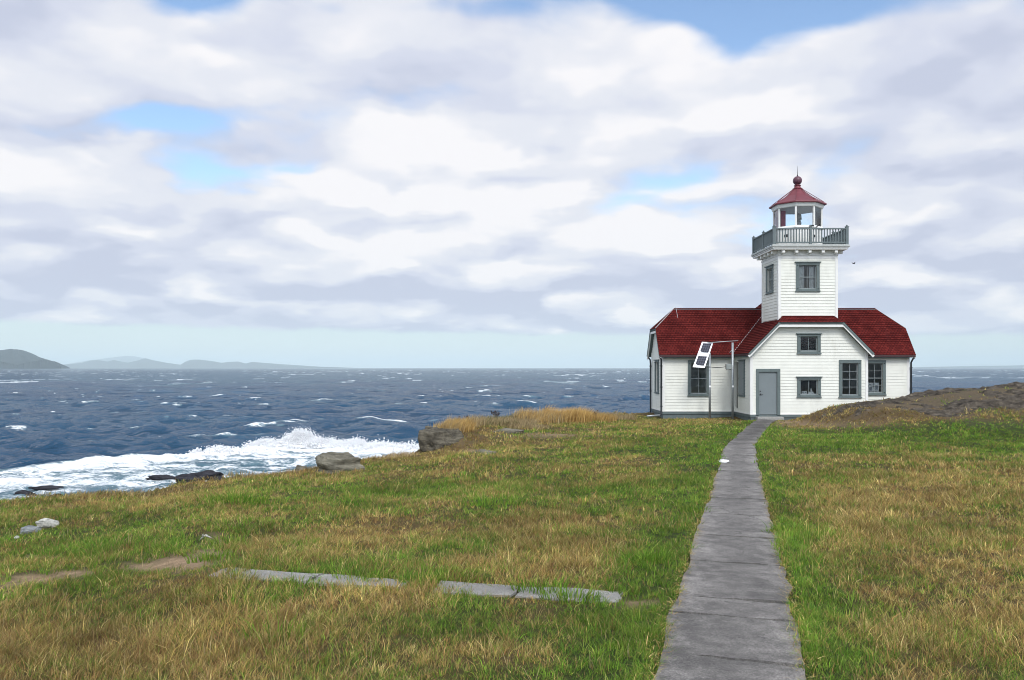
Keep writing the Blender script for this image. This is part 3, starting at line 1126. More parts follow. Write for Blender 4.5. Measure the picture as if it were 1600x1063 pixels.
def turf(y0, y1, dens, w0, hs, clump, seed):
    """one belt of lawn between two distances"""
    rng = np.random.default_rng(seed)
    half = 0.665
    xs0, xs1 = -half * y1 - 4.5, half * y1 + 4.5
    n = int(dens * (xs1 - xs0) * (y1 - y0))
    nc = max(1, n // clump)
    cx = rng.uniform(xs0, xs1, nc)
    cy = rng.uniform(y0, y1, nc)
    keep = (np.abs(cx) < half * cy + 4.5) & (land_signed(cx, cy) > -0.35)
    cx, cy = cx[keep], cy[keep]
    cz = terrain(cx, cy)
    D = dryness(cx, cy, cz)
    thin = rng.uniform(0, 1, len(cx))
    keep = (thin > bare(cx, cy, cz) * 1.25) & (thin > rockiness(cx, cy) * 0.93)
    dside, _, _ = seg_dist(cx, cy, SIDE[:-1])
    gapx = np.exp(-((cx + 1.02) / 0.22) ** 2) * 0.3
    keep &= dside + gapx > 0.18 + 0.14 * (fbm(cx * 3, cy * 3, 3, 4) - 0.55) * 4
    hx = (cx > 7.7) & (cx < 21) & (cy > 43.4) | (cx > 11.5) & (cx < 17.5) & (cy > 40.5)
    keep &= ~hx
    cx, cy, D = cx[keep], cy[keep], D[keep]
    nc = len(cx)
    N = nc * clump
    # per-tuft character
    tall = np.clip(0.30 + 1.5 * fbm(cx * 0.9, cy * 0.9, 4, 3) - 0.05 + rng.normal(0, 0.28, nc), 0.30, 2.2)
    hd_, _, _ = seg_dist(cx, cy, np.array([(7.6, 46.5), (7.6, 43.3), (11.5, 43.3), (11.5, 40.4), (17.4, 40.4)]))
    tall *= 0.35 + 0.65 * sstep(0.3, 1.8, hd_)
    ang0 = rng.uniform(0, 2 * np.pi, nc)
    rad = rng.gamma(2.0, 0.026, nc) + 0.010
    k = np.repeat(np.arange(nc), clump)
    a = rng.uniform(0, 2 * np.pi, N)
    r = rad[k] * np.sqrt(rng.uniform(0, 1, N))
    px = cx[k] + np.cos(a) * r
    py = cy[k] + np.sin(a) * r
    d = np.clip(D[k] + rng.normal(0, 0.16, nc)[k] + rng.normal(0, 0.20, N), 0, 1)
    isdry = rng.uniform(0, 1, N) < 0.06 + 0.80 * sstep(0.12, 0.95, d)
    lumx = 1 - 0.45 * np.clip((D - 0.85) / 0.6, 0, 1)
    g = GREENS[rng.integers(0, len(GREENS), nc)][k]
    s = STRAWS[rng.integers(0, len(STRAWS), nc)][k] * 0.65 + STRAWS[rng.integers(0, len(STRAWS), N)] * 0.35
    lum = np.exp(rng.normal(0, 0.24, N))[:, None] * (lumx * np.exp(rng.normal(0, 0.22, nc)) * (0.55 + 0.9 * fbm(cx * 0.8 + 7, cy * 0.8, 3, 1)))[k][:, None]
    col = np.where(isdry[:, None], s, g) * lum
    # greens tend to yellow where the lawn is drying
    yel = np.clip(d - 0.35, 0, 0.5)[:, None]
    col = np.where(isdry[:, None], col, col * (1 - yel) + np.array((0.29, 0.26, 0.065)) * yel)
    h = hs * tall[k] * np.exp(rng.normal(0, 0.30, N)) * np.where(isdry, 1.12, 0.95)
    lean = h * np.clip(rng.normal(0.75, 0.40, N), 0.05, 1.8)
    la = np.where(rng.uniform(0, 1, N) < 0.55, a, ang0[k] * 0.3 + rng.normal(0.2, 0.9, N))
    # tufts at the rim may hang over the path but not grow in it
    dp, _, _ = seg_dist(px, py, PATHL[::3])
    lim = path_half(py) + (fbm(px * 2.4, py * 2.4, 3, 6) - 0.62) * 0.32
    ok = dp > lim
    w = w0 * np.exp(rng.normal(0, 0.25, N))
    px, py, h, w, lean, la, col, isdry = px[ok], py[ok], h[ok], w[ok], lean[ok], la[ok], col[ok], isdry[ok]
    tip = np.where(isdry[:, None], col * 1.08, col * 0.8 + np.array((0.16, 0.14, 0.05)) * 0.2)
    return blades(len(px), px, py, h, w, lean, la, col, 0.015, tipcol=tip)


def thatch(y0, y1, dens, seed):
    """dead stalks lying on the rims of the path and in the joints"""
    rng = np.random.default_rng(seed)
    n = int(dens * (y1 - y0))
    s = rng.uniform(y0, y1, n)
    cx = np.interp(s, PATHL[:, 1], PATHL[:, 0])
    sg = np.where(rng.uniform(0, 1, n) < 0.5, -1, 1)
    off = path_half(s) + rng.normal(0.01, 0.055, n)
    px = cx + sg * off * 1.03
    py = s
    h = rng.uniform(0.004, 0.03, n)
    col = STRAWS[rng.integers(0, 4, n)] * np.exp(rng.normal(0.05, 0.2, n))[:, None]
    return blades(n, px, py, h, np.full(n, 0.006), rng.uniform(0.03, 0.12, n), rng.uniform(0, 6.28, n), col, -0.045)


def build_grass():
    sets = [turf(4.0, 8.5, 4600, 0.0044, 0.064, 16, 101),
            turf(8.5, 13, 2900, 0.0060, 0.064, 14, 102),
            turf(13, 20, 1500, 0.0085, 0.064, 10, 103),
            turf(20, 30, 720, 0.0125, 0.064, 8, 104),
            turf(30, 48, 420, 0.017, 0.060, 6, 105),
            thatch(4.5, 20, 260, 106)]
    o = blades_object(sets, 'grass')
    tag(o, 'short lawn grass, patchy green and straw, covering the headland', 'grass', kind='stuff')
    print('blades', len(o.data.polygons) // 2)


build_grass()


def build_tall_grass():
    """uncut dry grass along the cliff top"""
    rng = np.random.default_rng(55)
    sets = []

    def stand(cx, cy, rx, ry, n, h, colset, bright=1.0, lean=0.35):
        a = rng.uniform(0, 6.283, n)
        r = np.sqrt(rng.uniform(0, 1, n))
        px = cx + rx * r * np.cos(a) + rng.normal(0, 0.1, n)
        py = cy + ry * r * np.sin(a) + rng.normal(0, 0.1, n)
        ok = land_signed(px, py) > -0.25
        px, py = px[ok], py[ok]
        m = len(px)
        hh = h * np.minimum(np.exp(rng.normal(0, 0.28, m)), 1.5) * (0.6 + 0.8 * fbm(px * 1.3, py * 1.3, 2, 4))
        c = colset[rng.integers(0, len(colset), m)] * np.exp(rng.normal(0, 0.2, m))[:, None] * bright
        sets.append(blades(m, px, py, hh, np.full(m, 0.016) * np.exp(rng.normal(0, .2, m)), hh * np.clip(rng.normal(lean, 0.25, m), 0, 1.2), rng.normal(0.2, 0.8, m), c, 0.02))

    gold = np.array([(0.54, 0.36, 0.12), (0.48, 0.31, 0.10), (0.60, 0.43, 0.17), (0.40, 0.25, 0.09)])
    tan = np.array([(0.42, 0.33, 0.17), (0.34, 0.25, 0.12), (0.50, 0.40, 0.22), (0.24, 0.18, 0.10)])
    olive = np.array([(0.16, 0.15, 0.06), (0.11, 0.11, 0.04), (0.22, 0.19, 0.08)])
    stand(2.45, 38.4, 1.15, 0.8, 5600, 0.46, gold)
    stand(1.2, 37.6, 1.1, 0.8, 4200, 0.40, np.vstack([tan, gold]))
    stand(3.9, 39.8, 1.0, 0.7, 2600, 0.32, gold, 0.85)
    stand(5.0, 41.2, 1.1, 0.7, 1700, 0.24, tan, 0.8)
    stand(2.6, 41.6, 1.4, 1.0, 2400, 0.22, tan, 0.9)
    stand(-2.55, 31.7, 0.55, 0.7, 1800, 0.34, np.vstack([tan, gold]), 0.9)
    stand(0.2, 36.4, 0.9, 1.0, 3000, 0.24, tan, 0.85)
    stand(-0.7, 35.2, 0.9, 0.9, 2400, 0.20, np.vstack([tan, olive]), 0.9)
    stand(0.6, 34.6, 0.9, 0.7, 1500, 0.14, tan, 0.8)
    stand(-2.2, 33.0, 0.6, 1.1, 2600, 0.36, gold, 0.9)
    stand(-2.0, 34.5, 0.7, 1.2, 2400, 0.32, tan)
    stand(-1.5, 35.6, 0.8, 1.2, 2000, 0.28, np.vstack([tan, olive]))
    stand(-0.6, 37.6, 0.9, 0.9, 1500, 0.24, olive)
    stand(-4.6, 29.0, 1.2, 0.7, 1200, 0.14, tan)
    stand(-7.5, 26.0, 2.2, 0.7, 1500, 0.13, tan, 0.8)
    stand(-12, 23.3, 3.5, 0.7, 1500, 0.13, np.vstack([tan, olive]), 0.75)
    # stalks standing out of the lawn
    for k in range(260):
        y = rng.uniform(6.0, 24.0)
        x = rng.uniform(-0.62, 0.62) * y
        if abs(x - np.interp(y, PATHL[:, 1], PATHL[:, 0])) < 0.8 or land_signed(np.array([x]), np.array([y]))[0] < 0.3:
            continue
        n = 3
        h = rng.uniform(0.16, 0.34)
        sets.append(blades(n, x + rng.normal(0, .03, n), y + rng.normal(0, .03, n), np.full(n, h) * rng.uniform(.6, 1, n), np.full(n, 0.005), h * rng.uniform(.1, .6, n), rng.uniform(0, 6.28, n), tan[rng.integers(0, 4, n)], 0.02))
    # bunches of coarse green grass
    for (u, v, n, hh) in [(372, 785, 240, .22), (350, 782, 120, .18), (770, 790, 200, .17), (560, 905, 110, .14), (660, 912, 160, .12), (700, 905, 60, .12), (845, 925, 160, .16), (890, 940, 160, .17), (430, 1000, 60, .2),
                          (360, 850, 160, .15), (330, 875, 140, .14), (1010, 880, 240, .16), (1225, 830, 160, .13), (1090, 800, 120, .13), (360, 905, 60, .1), (470, 915, 70, .12)]:
        z = -0.25
        for _ in range(3):
            y = (EYE - z) * FPX / (v - 575)
            x = (u - 800) / FPX * y
            z = float(terrain(np.array([x]), np.array([y]))[0])
        n = int(n)
        a = rng.uniform(0, 6.283, n)
        r = 0.16 * np.sqrt(rng.uniform(0, 1, n)) * (1 + (y > 15))
        h = hh * np.exp(rng.normal(0, .25, n))
        c = GREENS[rng.integers(0, 4, n)] * np.exp(rng.normal(0, .2, n))[:, None]
        sets.append(blades(n, x + np.cos(a) * r * 2, y + np.sin(a) * r, h, np.full(n, 0.0065) * (1 + y / 18), h * np.clip(rng.normal(.6, .3, n), 0, 1.3), a + rng.normal(0, .5, n), c, 0.02))
    o = blades_object(sets, 'tall_grass')
    tag(o, 'uncut golden and straw grass along the cliff top', 'tall grass', kind='stuff')


build_tall_grass()


# ------------------------------------------------------------------ sea
FRONT = np.array([(-60, 38), (-40, 41.5), (-27, 44.4), (-23, 50.0), (-19.5, 54.5), (-17.5, 57.5), (-15.4, 60.2), (-12.2, 59.2), (-9.3, 57.6), (-7.2, 57.4), (-5.6, 55.5), (-4.6, 50)])


def sea_fields(X, Y, dr):
    r = np.hypot(X, Y)
    rng = np.random.default_rng(3)
    Z = np.zeros(X.shape)
    for k in range(34):
        lam = 2.6 * (1.115 ** k) * rng.uniform(0.92, 1.08)
        lam = min(lam, 26.0)
        th = rng.normal(-1.25, 0.42)          # travelling towards the shore, a little from the left
        amp = 0.029 * lam ** 0.62
        if lam > 15:
            amp *= 0.45
        ph = rng.uniform(0, 6.283)
        kx, ky = math.cos(th) * 2 * math.pi / lam, math.sin(th) * 2 * math.pi / lam
        wv = np.sin(kx * X + ky * Y + ph + 1.2 * (vnoise(X * 0.03, Y * 0.03, k) - 0.5))
        wv = 1.25 * (((wv + 1) * 0.5) ** 1.6 - 0.40)
        Z += amp * wv * sstep(1.6, 4.0, lam / dr) * 1.15
    for k in range(22):          # short crossing chop
        lam = 1.5 * (1.062 ** k) * rng.uniform(0.92, 1.08)
        th = rng.normal(-1.3, 0.6)
        kx, ky = math.cos(th) * 2 * math.pi / lam, math.sin(th) * 2 * math.pi / lam
        wv = np.sin(kx * X + ky * Y + rng.uniform(0, 6.283) + 2.5 * (vnoise(X * 0.08, Y * 0.08, k) - 0.5))
        Z += 0.0165 * lam ** 0.9 * wv * sstep(1.6, 4.0, lam / dr)
    gust = 0.7 + 0.6 * fbm(X * 0.02, Y * 0.02, 3, 1)
    Z *= gust
    # whitecaps
    sp = fbm(X * 0.11 + 9, Y * 0.2, 3, 5)
    fi = fbm(X * 0.32, Y * 1.3, 3, 2)
    sigma = 0.30
    far = sstep(140, 420, r)
    crest = sstep(0.7, 2.0, Z / sigma)
    cap = sstep(0.57, 0.70, 0.40 * sp + 0.60 * fi + 0.14 * crest * (1 - far) - 0.125)
    cap = cap * (0.35 + 0.65 * np.maximum(crest, far)) * sstep(48, 75, r)
    # distant flecks
    fl = sstep(0.735, 0.79, vnoise(X * 0.06, Y * 0.012, 6) * 0.45 + vnoise(X * 0.19, Y * 0.035, 4) * 0.55) * sstep(200, 420, r) * sstep(5000, 1500, r)
    foam = np.maximum(cap * 0.66, fl * 0.6)
    # the surf zone
    d, al, side = seg_dist(X, Y, FRONT)
    sgn = np.where(side < 0, d, -d)         # + on the shore side
    s = land_signed(X, Y)
    near = (r < 130)
    zone = sstep(-0.8, 0.7, sgn) * near
    wash = 0.43 + 0.50 * np.exp(-np.maximum(sgn, 0) / 2.6) + 0.36 * (fbm(X * 0.22, Y * 0.55, 4, 3) - 0.5) * 2
    foam = np.maximum(foam, zone * np.clip(wash, 0.1, 1))
    # loose streaks outside the break and foam along the foot of the point
    out = np.exp(-np.maximum(-sgn, 0) / 3.0) * sstep(0.50, 0.66, fbm(X * 0.25, Y * 0.8, 3, 6)) * near * 0.5
    foam = np.maximum(foam, out)
    hug = sstep(7.0, 2.2, -s) * near * (X > -7) * (0.35 + 0.9 * sstep(0.42, 0.62, fbm(X * 0.4, Y * 0.6, 3, 1)))
    foam = np.maximum(foam, hug * 0.75)
    # breaker height: the line of the break stands up
    jag = fbm(X * 0.9, Y * 0.9, 4, 2)
    hb = 0.06 + 0.22 * sstep(12, 45, al) * (0.5 + jag)
    Z = Z * np.where(near, 1 - 0.7 * sstep(-4, 1, sgn), 1.0)
    Z += near * hb * np.exp(-(np.where(sgn > 0, sgn / 1.5, sgn / 0.75)) ** 2)
    Z += zone * (fbm(X * 1.4, Y * 1.4, 4, 5) - 0.5) * 0.30
    return Z, np.clip(foam, 0, 1)


def build_sea():
    vv = np.concatenate([np.arange(300, 60, -0.62), np.arange(60, 8, -0.36), np.arange(8, 1.0, -0.22), [0.8, 0.6, 0.45, 0.3, 0.2, 0.17]])
    H = EYE - SEA_Z
    rr = H * FPX / vv
    fr = np.linspace(-36, 36, 1250)
    bk = np.arange(40, 320.1, 4.0)
    az = np.radians(np.concatenate([fr, bk]))
    Rr, A = np.meshgrid(rr, az, indexing='ij')
    # rows are straight lines across the view near the camera, rings farther out
    X = Rr * np.sin(A)
    Y = Rr * np.cos(A)
    dr = np.gradient(rr)[:, None] * np.ones_like(A)
    dr = np.maximum(dr, Rr * np.radians(0.06))
    dr = np.where(np.abs(A - math.pi) < math.pi - R(37), 1e3, dr)
    Z, foam = sea_fields(X, Y, dr)
    V = np.stack([X, Y, SEA_Z + Z], -1).reshape(-1, 3)
    o = np_mesh('sea', V, grid_faces(len(rr), len(az), wrap=True), None, M['sea'], True, None, {'foam': foam.ravel()})
    tag(o, 'choppy dark blue sea with whitecaps and surf', 'sea', kind='structure')


build_sea()


def build_surf():
    """spray and tumbling foam of the breaking wave: thousands of small lumps"""
    rng = np.random.default_rng(21)
    seg = np.hypot(*np.diff(FRONT, axis=0).T)
    acc = np.concatenate([[0], np.cumsum(seg)])
    P, S = [], []

    def at(s):
        return np.interp(s, acc, FRONT[:, 0]), np.interp(s, acc, FRONT[:, 1])

    sA = acc[2] - 6
    n = 26000
    s = rng.uniform(sA, acc[-2], n)
    x, y = at(s)
    ht = 0.08 + 0.34 * sstep(acc[3], acc[6], s) * (0.35 + 1.1 * fbm(s * 0.55, s * 0 + 2, 3, 3))
    off = rng.normal(0.5, 0.55, n)
    z = ht * np.abs(rng.normal(0, 0.55, n)) * np.exp(-(off / 1.3) ** 2)
    P.append(np.stack([x + off * 0.55 + rng.normal(0, .15, n), y - off * 0.8 + rng.normal(0, .2, n), SEA_Z + 0.05 + z], -1))
    S.append(rng.gamma(2.0, 0.015, n) + 0.012)
    # the tall burst: a fan of jets, with lower shoulders beside it
    for (cx, cy, hx, hz, jets, per) in [(-15.3, 60.0, 1.15, 1.12, 60, 700), (-13.7, 59.6, 1.5, 0.62, 34, 420), (-17.2, 58.6, 1.5, 0.55, 34, 420), (-11.3, 58.7, 1.9, 0.55, 40, 380), (-9.0, 57.7, 1.7, 0.40, 30, 340), (-19.5, 55.2, 1.6, 0.32, 26, 300)]:
        for j in range(jets):
            a = float(np.clip(rng.normal(0, 0.55), -1.5, 1.5))
            top = hz * math.exp(-(a / 0.85) ** 2) * rng.uniform(0.55, 1.12)
            lean = a * 0.35 + rng.normal(0, 0.12)
            t = rng.uniform(0, 1, per) ** 0.9
            sp = 0.05 + 0.15 * t
            x_ = cx + a * hx + lean * t * top + rng.normal(0, 1, per) * sp
            z_ = top * t + rng.normal(0, 1, per) * sp * 0.6
            P.append(np.stack([x_, cy + rng.normal(0, 0.25) + rng.normal(0, 1, per) * sp, SEA_Z + 0.05 + np.abs(z_)], -1))
            S.append((rng.gamma(2.0, 0.014, per) + 0.012) * (1.2 - 0.7 * t) + 0.055 * (rng.uniform(0, 1, per) < 0.35) * (1.05 - t))
    n = 2500
    a = rng.normal(0, 1.2, n)
    P.append(np.stack([-15.2 + a, 60 + rng.normal(0, .5, n), SEA_Z + 0.3 + np.abs(rng.normal(0.4, .5, n)) * np.exp(-(a / 1.6) ** 2)], -1))
    S.append(rng.uniform(0.005, 0.015, n))
    P = np.concatenate(P)
    S = np.concatenate(S)
    N = len(P)
    base = np.array([(1, 0, 0), (-1, 0, 0), (0, 1, 0), (0, -1, 0), (0, 0, 1), (0, 0, -1)], dtype=float)
    jit = rng.uniform(0.6, 1.4, (N, 6, 1))
    q = rng.normal(0, 1, (N, 4))
    q /= np.linalg.norm(q, axis=1)[:, None]
    w, x, y, z = q.T
    Rm = np.stack([1 - 2 * (y * y + z * z), 2 * (x * y - z * w), 2 * (x * z + y * w), 2 * (x * y + z * w), 1 - 2 * (x * x + z * z), 2 * (y * z - x * w), 2 * (x * z - y * w), 2 * (y * z + x * w), 1 - 2 * (x * x + y * y)], -1).reshape(N, 3, 3)
    V = P[:, None, :] + np.einsum('nij,nkj->nki', Rm, base[None] * jit) * S[:, None, None]
    F = np.array([(0, 2, 4), (2, 1, 4), (1, 3, 4), (3, 0, 4), (2, 0, 5), (1, 2, 5), (3, 1, 5), (0, 3, 5)])
    F3 = (np.arange(N)[:, None, None] * 6 + F[None]).reshape(-1, 3)
    o = np_mesh('surf', V.reshape(-1, 3), None, F3, M['foam'], True)
    tag(o, 'white spray bursting off the shore rocks', 'surf', kind='stuff')


build_surf()


# ------------------------------------------------------------------ far land
def build_hills(name, prof, dist, depth, label, seed, rough=0.1, trees=False):
    prof = np.array(prof, dtype=float)
    us = np.linspace(prof[0, 0], prof[-1, 0], 260)
    vs = np.interp(us, prof[:, 0], prof[:, 1])
    X = (us - 800) / FPX * dist
    Hh = np.maximum((575 - vs) * dist / FPX, 0)
    Hh = Hh * (1 + rough * (fbm(us * 0.12, us * 0, 4, seed) - 0.5))
    if trees:
        Hh = Hh + (fbm(us * 1.4, us * 0 + 3, 3, seed + 1) - 0.35) * 13.0 * (Hh > 1)
    rows = np.linspace(-1, 1, 25)
    pr = np.cos(rows * math.pi / 2) ** 0.9
    V = []
    for t, f in zip(rows, pr):
        nn = 1 + 0.35 * (fbm(us * 0.08 + t * 2.0, us * 0 + t * 3, 4, seed + 2) - 0.5) * (1 - abs(1 - f))
        nn = np.where(abs(t) < 0.02, 1.0, np.minimum(nn, 1.0))
        V.append(np.stack([X * (1 + t * depth / dist), np.full_like(X, dist) + t * depth, SEA_Z - 2 + (Hh + 5.4) * f * nn], -1))
    V = np.array(V).reshape(-1, 3)
    o = np_mesh(name, V, grid_faces(25, len(us)), None, M['hill'], True)
    tag(o, label, 'hills', kind='structure')


build_hills('island_hill', [(-190, 575), (-120, 562), (-60, 553), (0, 547), (18, 544.6), (34, 546.5), (50, 552), (62, 558), (78, 563), (92, 567), (104, 572), (110, 575)], 7600, 700, 'dark wooded island hill at the far left of the horizon', 1, 0.06)
build_hills('island_point', [(-40, 575), (-20, 566), (0, 564.5), (14, 568), (28, 570.5), (42, 566.5), (58, 563.5), (72, 562.8), (85, 564.5), (93, 567.5), (95, 575)], 6400, 160, 'low wooded point in front of the island hill', 3, 0.1, True)
build_hills('far_hills', [(60, 575), (85, 570), (105, 569.5), (128, 567), (140, 563.5), (152, 562.5), (168, 565), (178, 562.5), (190, 565), (200, 566.5), (214, 563.5), (224, 560.5), (229, 560), (238, 563), (258, 566.5), (282, 570), (290, 565), (298, 562), (312, 562), (330, 564), (346, 567), (358, 565.5), (372, 565), (384, 568), (394, 565.5), (406, 566.5), (432, 568.5), (462, 570.5), (500, 573), (560, 575)], 18500, 1100, 'row of pale blue hills across the water', 5, 0.05)
build_hills('farthest_hills', [(70, 575), (110, 568), (140, 563), (165, 560), (195, 556), (210, 556.5), (222, 559), (245, 564), (285, 572), (310, 575)], 29000, 1500, 'faintest mountain behind the pale hills', 6, 0.05)
build_hills('eastern_hills', [(1380, 575), (1450, 573.4), (1520, 572), (1560, 571.6), (1620, 570.5), (1680, 571), (1800, 575)], 20000, 800, 'faint low shore on the right horizon', 7, 0.05)


# ------------------------------------------------------------------ rocks
def rock_mesh(size, seed, planes=18, sub=5, noise=0.10, flat=0.0, strata=0.22):
    rng = np.random.default_rng(seed)
    bm = bmesh.new()
    bmesh.ops.create_icosphere(bm, subdivisions=sub, radius=1.0)
    v = np.array([p.co[:] for p in bm.verts])
    f = [tuple(q.index for q in fc.verts) for fc in bm.faces]
    bm.free()
    nrm = rng.normal(0, 1, (planes, 3))
    nrm /= np.linalg.norm(nrm, axis=1)[:, None]
    dd = rng.uniform(0.62, 1.0, planes)
    if flat:
        nrm = np.vstack([nrm, [(0.05, -0.08, 1.0)]])
        dd = np.append(dd, flat)
    dots = v @ nrm.T
    lim = np.where(dots > 1e-3, dd[None] / np.maximum(dots, 1e-3), 9)
    r = np.minimum(lim.min(axis=1), 1.15)
    r = r * (1 + noise * (fbm(v[:, 0] * 2.2 + v[:, 2] * 1.3 + seed, v[:, 1] * 2.2 - v[:, 2] * 1.1, 4, seed) - 0.5) * 2)
    lay = vnoise(v[:, 2] * 5.5 + 0.6 * v[:, 0] + seed, v[:, 2] * 0 + seed * 1.7, 2) - 0.5
    ft = fbm(v[:, 0] * 6 + seed, v[:, 1] * 6 + v[:, 2] * 4, 4, 5) - 0.5
    r = r * (1 + strata * lay + 0.10 * ft)
    v = v * r[:, None] * np.array(size)
    return v, f


def rock(name, u, v, size, mat, label, seed, z=None, rotz=0.0, group=None, sink=0.35, flat=0.0, noise=0.1, cat='rock'):
    zz = -0.4 if z is None else z
    for _ in range(6):
        y = (EYE - zz) * FPX / (v - 575)
        x = (u - 800) / FPX * y
        if z is not None:
            break
        zz = float(terrain(np.array([x]), np.array([y]))[0])
    b = MB()
    vv, ff = rock_mesh(size, seed, flat=flat, noise=noise, strata=(0.0 if max(size) < 0.3 else 0.22))
    c, s = math.cos(rotz), math.sin(rotz)
    vv = np.stack([vv[:, 0] * c - vv[:, 1] * s, vv[:, 0] * s + vv[:, 1] * c, vv[:, 2]], -1)
    b.mesh(vv, ff)
    o = b.build(name, mat, None, max(size) < 0.3)
    o.location = (x, y, zz + size[2] * (1 - 2 * sink))
    tag(o, label, cat, group)
    return o


# the long outcrop on the mound beside the house
def build_outcrop():
    xs = np.arange(11.8, 30.0, 0.09)
    ys = np.arange(30.0, 39.6, 0.09)
    X, Y = np.meshgrid(xs, ys)
    K = rockiness(X, Y)
    rid = 1 - np.abs(2 * fbm(X * 0.55, Y * 0.9, 5, 1) - 1) * 2.2
    blk = np.floor(fbm(X * 0.5 + 4, Y * 0.9, 2, 6) * 9) / 9
    fine = fbm(X * 2.4, Y * 2.9, 4, 3) - 0.5
    relief = 0.24 * rid + 0.50 * (blk - 0.45) + 0.36 * fine
    edge = np.minimum.reduce([sstep(11.8, 13.5, X), sstep(30.0, 28.6, X), sstep(30.0, 31.0, Y), sstep(39.6, 38.6, Y)])
    Kp = sstep(0.15, 0.75, K) * edge
    Z = terrain(X, Y) - 0.10 + Kp * (0.04 + 0.66 * relief) - (1 - Kp) * 0.12
    V = np.stack([X, Y, Z], -1).reshape(-1, 3)
    o = np_mesh('rock_outcrop', V, grid_faces(len(ys), len(xs)), None, M['rock_dark'], False)
    tag(o, 'long dark rock outcrop cresting the mound beside the white house', 'rock')


build_outcrop()
rock('boulder', 532, 736, (0.85, 0.7, 0.85), M['rock_pale'], 'flat topped grey lichened boulder at the edge of the lawn, in front of the surf', 12, rotz=0.05, sink=0.50, flat=0.52, noise=0.12)
rock('cliff_rock', 688, 701, (0.95, 0.85, 1.05), M['rock_mid'], 'jagged grey rock sticking out of the cliff edge beside dry golden grass', 19, rotz=0.15, sink=0.52, flat=0.48, noise=0.20)
rock('flat_stone', 790, 673, (0.8, 0.5, 0.22), M['rock_pale'], 'flat grey stone slab among dry grass on the cliff top', 23, rotz=0.2, sink=0.68, noise=0.2)
rock('sunken_stone', 752, 708, (0.5, 0.4, 0.22), M['rock_pale'], 'small pale stone sunk in the lawn below the cliff top grass', 29, rotz=0.1, sink=0.68, noise=0.2)
rock('white_stone', 74, 824, (0.19, 0.15, 0.12), M['rock_white'], 'rounded chalky white stone in green grass', 31, rotz=0.5, sink=0.2)
rock('grey_stone', 48, 832, (0.24, 0.17, 0.08), M['rock_grey'], 'low bluish grey stone beside the rounded white stone', 37, rotz=0.1, sink=0.25)
rock('stone_chip', 26, 842, (0.05, 0.04, 0.03), M['rock_white'], 'tiny white stone chip just below the grey stone', 41, sink=0.1)
rock('path_stone', 1132, 722, (0.15, 0.14, 0.05), M['card'], 'flat white stone lying on the left rim of the grey path', 43, z=PATH_Z + 0.015, rotz=0.3, sink=0.3, flat=0.6)
# a split bit of bleached driftwood
b = MB()
b.tube([(-0.07, 0, 0.0), (-0.02, 0.01, 0.05), (0.03, 0, 0.085), (0.06, 0, 0.09)], [0.008, 0.014, 0.013, 0.006], 7)
b.tube([(0.02, 0, 0.08), (0.08, -0.01, 0.065), (0.13, -0.02, 0.05)], [0.012, 0.012, 0.005], 7)
b.tube([(0.0, 0.0, 0.06), (-0.01, -0.02, 0.09), (0.01, -0.03, 0.11)], [0.010, 0.010, 0.004], 7)
o = b.build('driftwood', M['rock_white'], None, True)
zz = -0.55
for _ in range(5):
    yy = (EYE - zz) * FPX / (846 - 575)
    xx = (318 - 800) / FPX * yy
    zz = float(terrain(np.array([xx]), np.array([yy]))[0])
o.location = (xx, yy, zz + 0.01)
tag(o, 'bleached forked bit of driftwood at the top of the bare dirt patch', 'driftwood')
# rocks awash in the foam
rock('shore_rock', 318, 748, (0.85, 0.6, 0.28), M['rock_wet'], 'jagged black wet rock awash in white foam, largest of the three there', 51, z=SEA_Z, rotz=0.5, sink=0.30, noise=0.2)
rock('shore_rock', 292, 754, (0.55, 0.5, 0.30), M['rock_wet'], 'humped grey wet rock just below the jagged black one in the foam', 53, z=SEA_Z, rotz=0.1, sink=0.3, noise=0.2)
rock('shore_rock', 256, 749, (0.85, 0.35, 0.16), M['rock_wet'], 'thin flat black rock in the foam, alone beyond the humped grey one', 57, z=SEA_Z, rotz=0.15, sink=0.35, noise=0.2)
rock('shore_rock', 340, 751, (0.42, 0.3, 0.15), M['rock_wet'], 'small flat black rock in the foam at the shoreward tip of the jagged one', 59, z=SEA_Z, rotz=0.1, sink=0.3, noise=0.2)
rock('shore_rock', 36, 775, (0.50, 0.4, 0.20), M['rock_wet'], 'low black rock in the foam nearest the grass edge, far from the others', 61, z=SEA_Z, rotz=0.2, sink=0.3, noise=0.2)
rock('shore_rock', 66, 764, (0.8, 0.3, 0.10), M['rock_wet'], 'long thin dark ledge in the foam beyond the low black rock', 67, z=SEA_Z, rotz=0.1, sink=0.3, noise=0.2)
rock('edge_rock', 470, 738, (0.22, 0.2, 0.16), M['rock_pale'], 'small dark rock poking over the lawn edge beside the flat boulder', 71, sink=0.3)


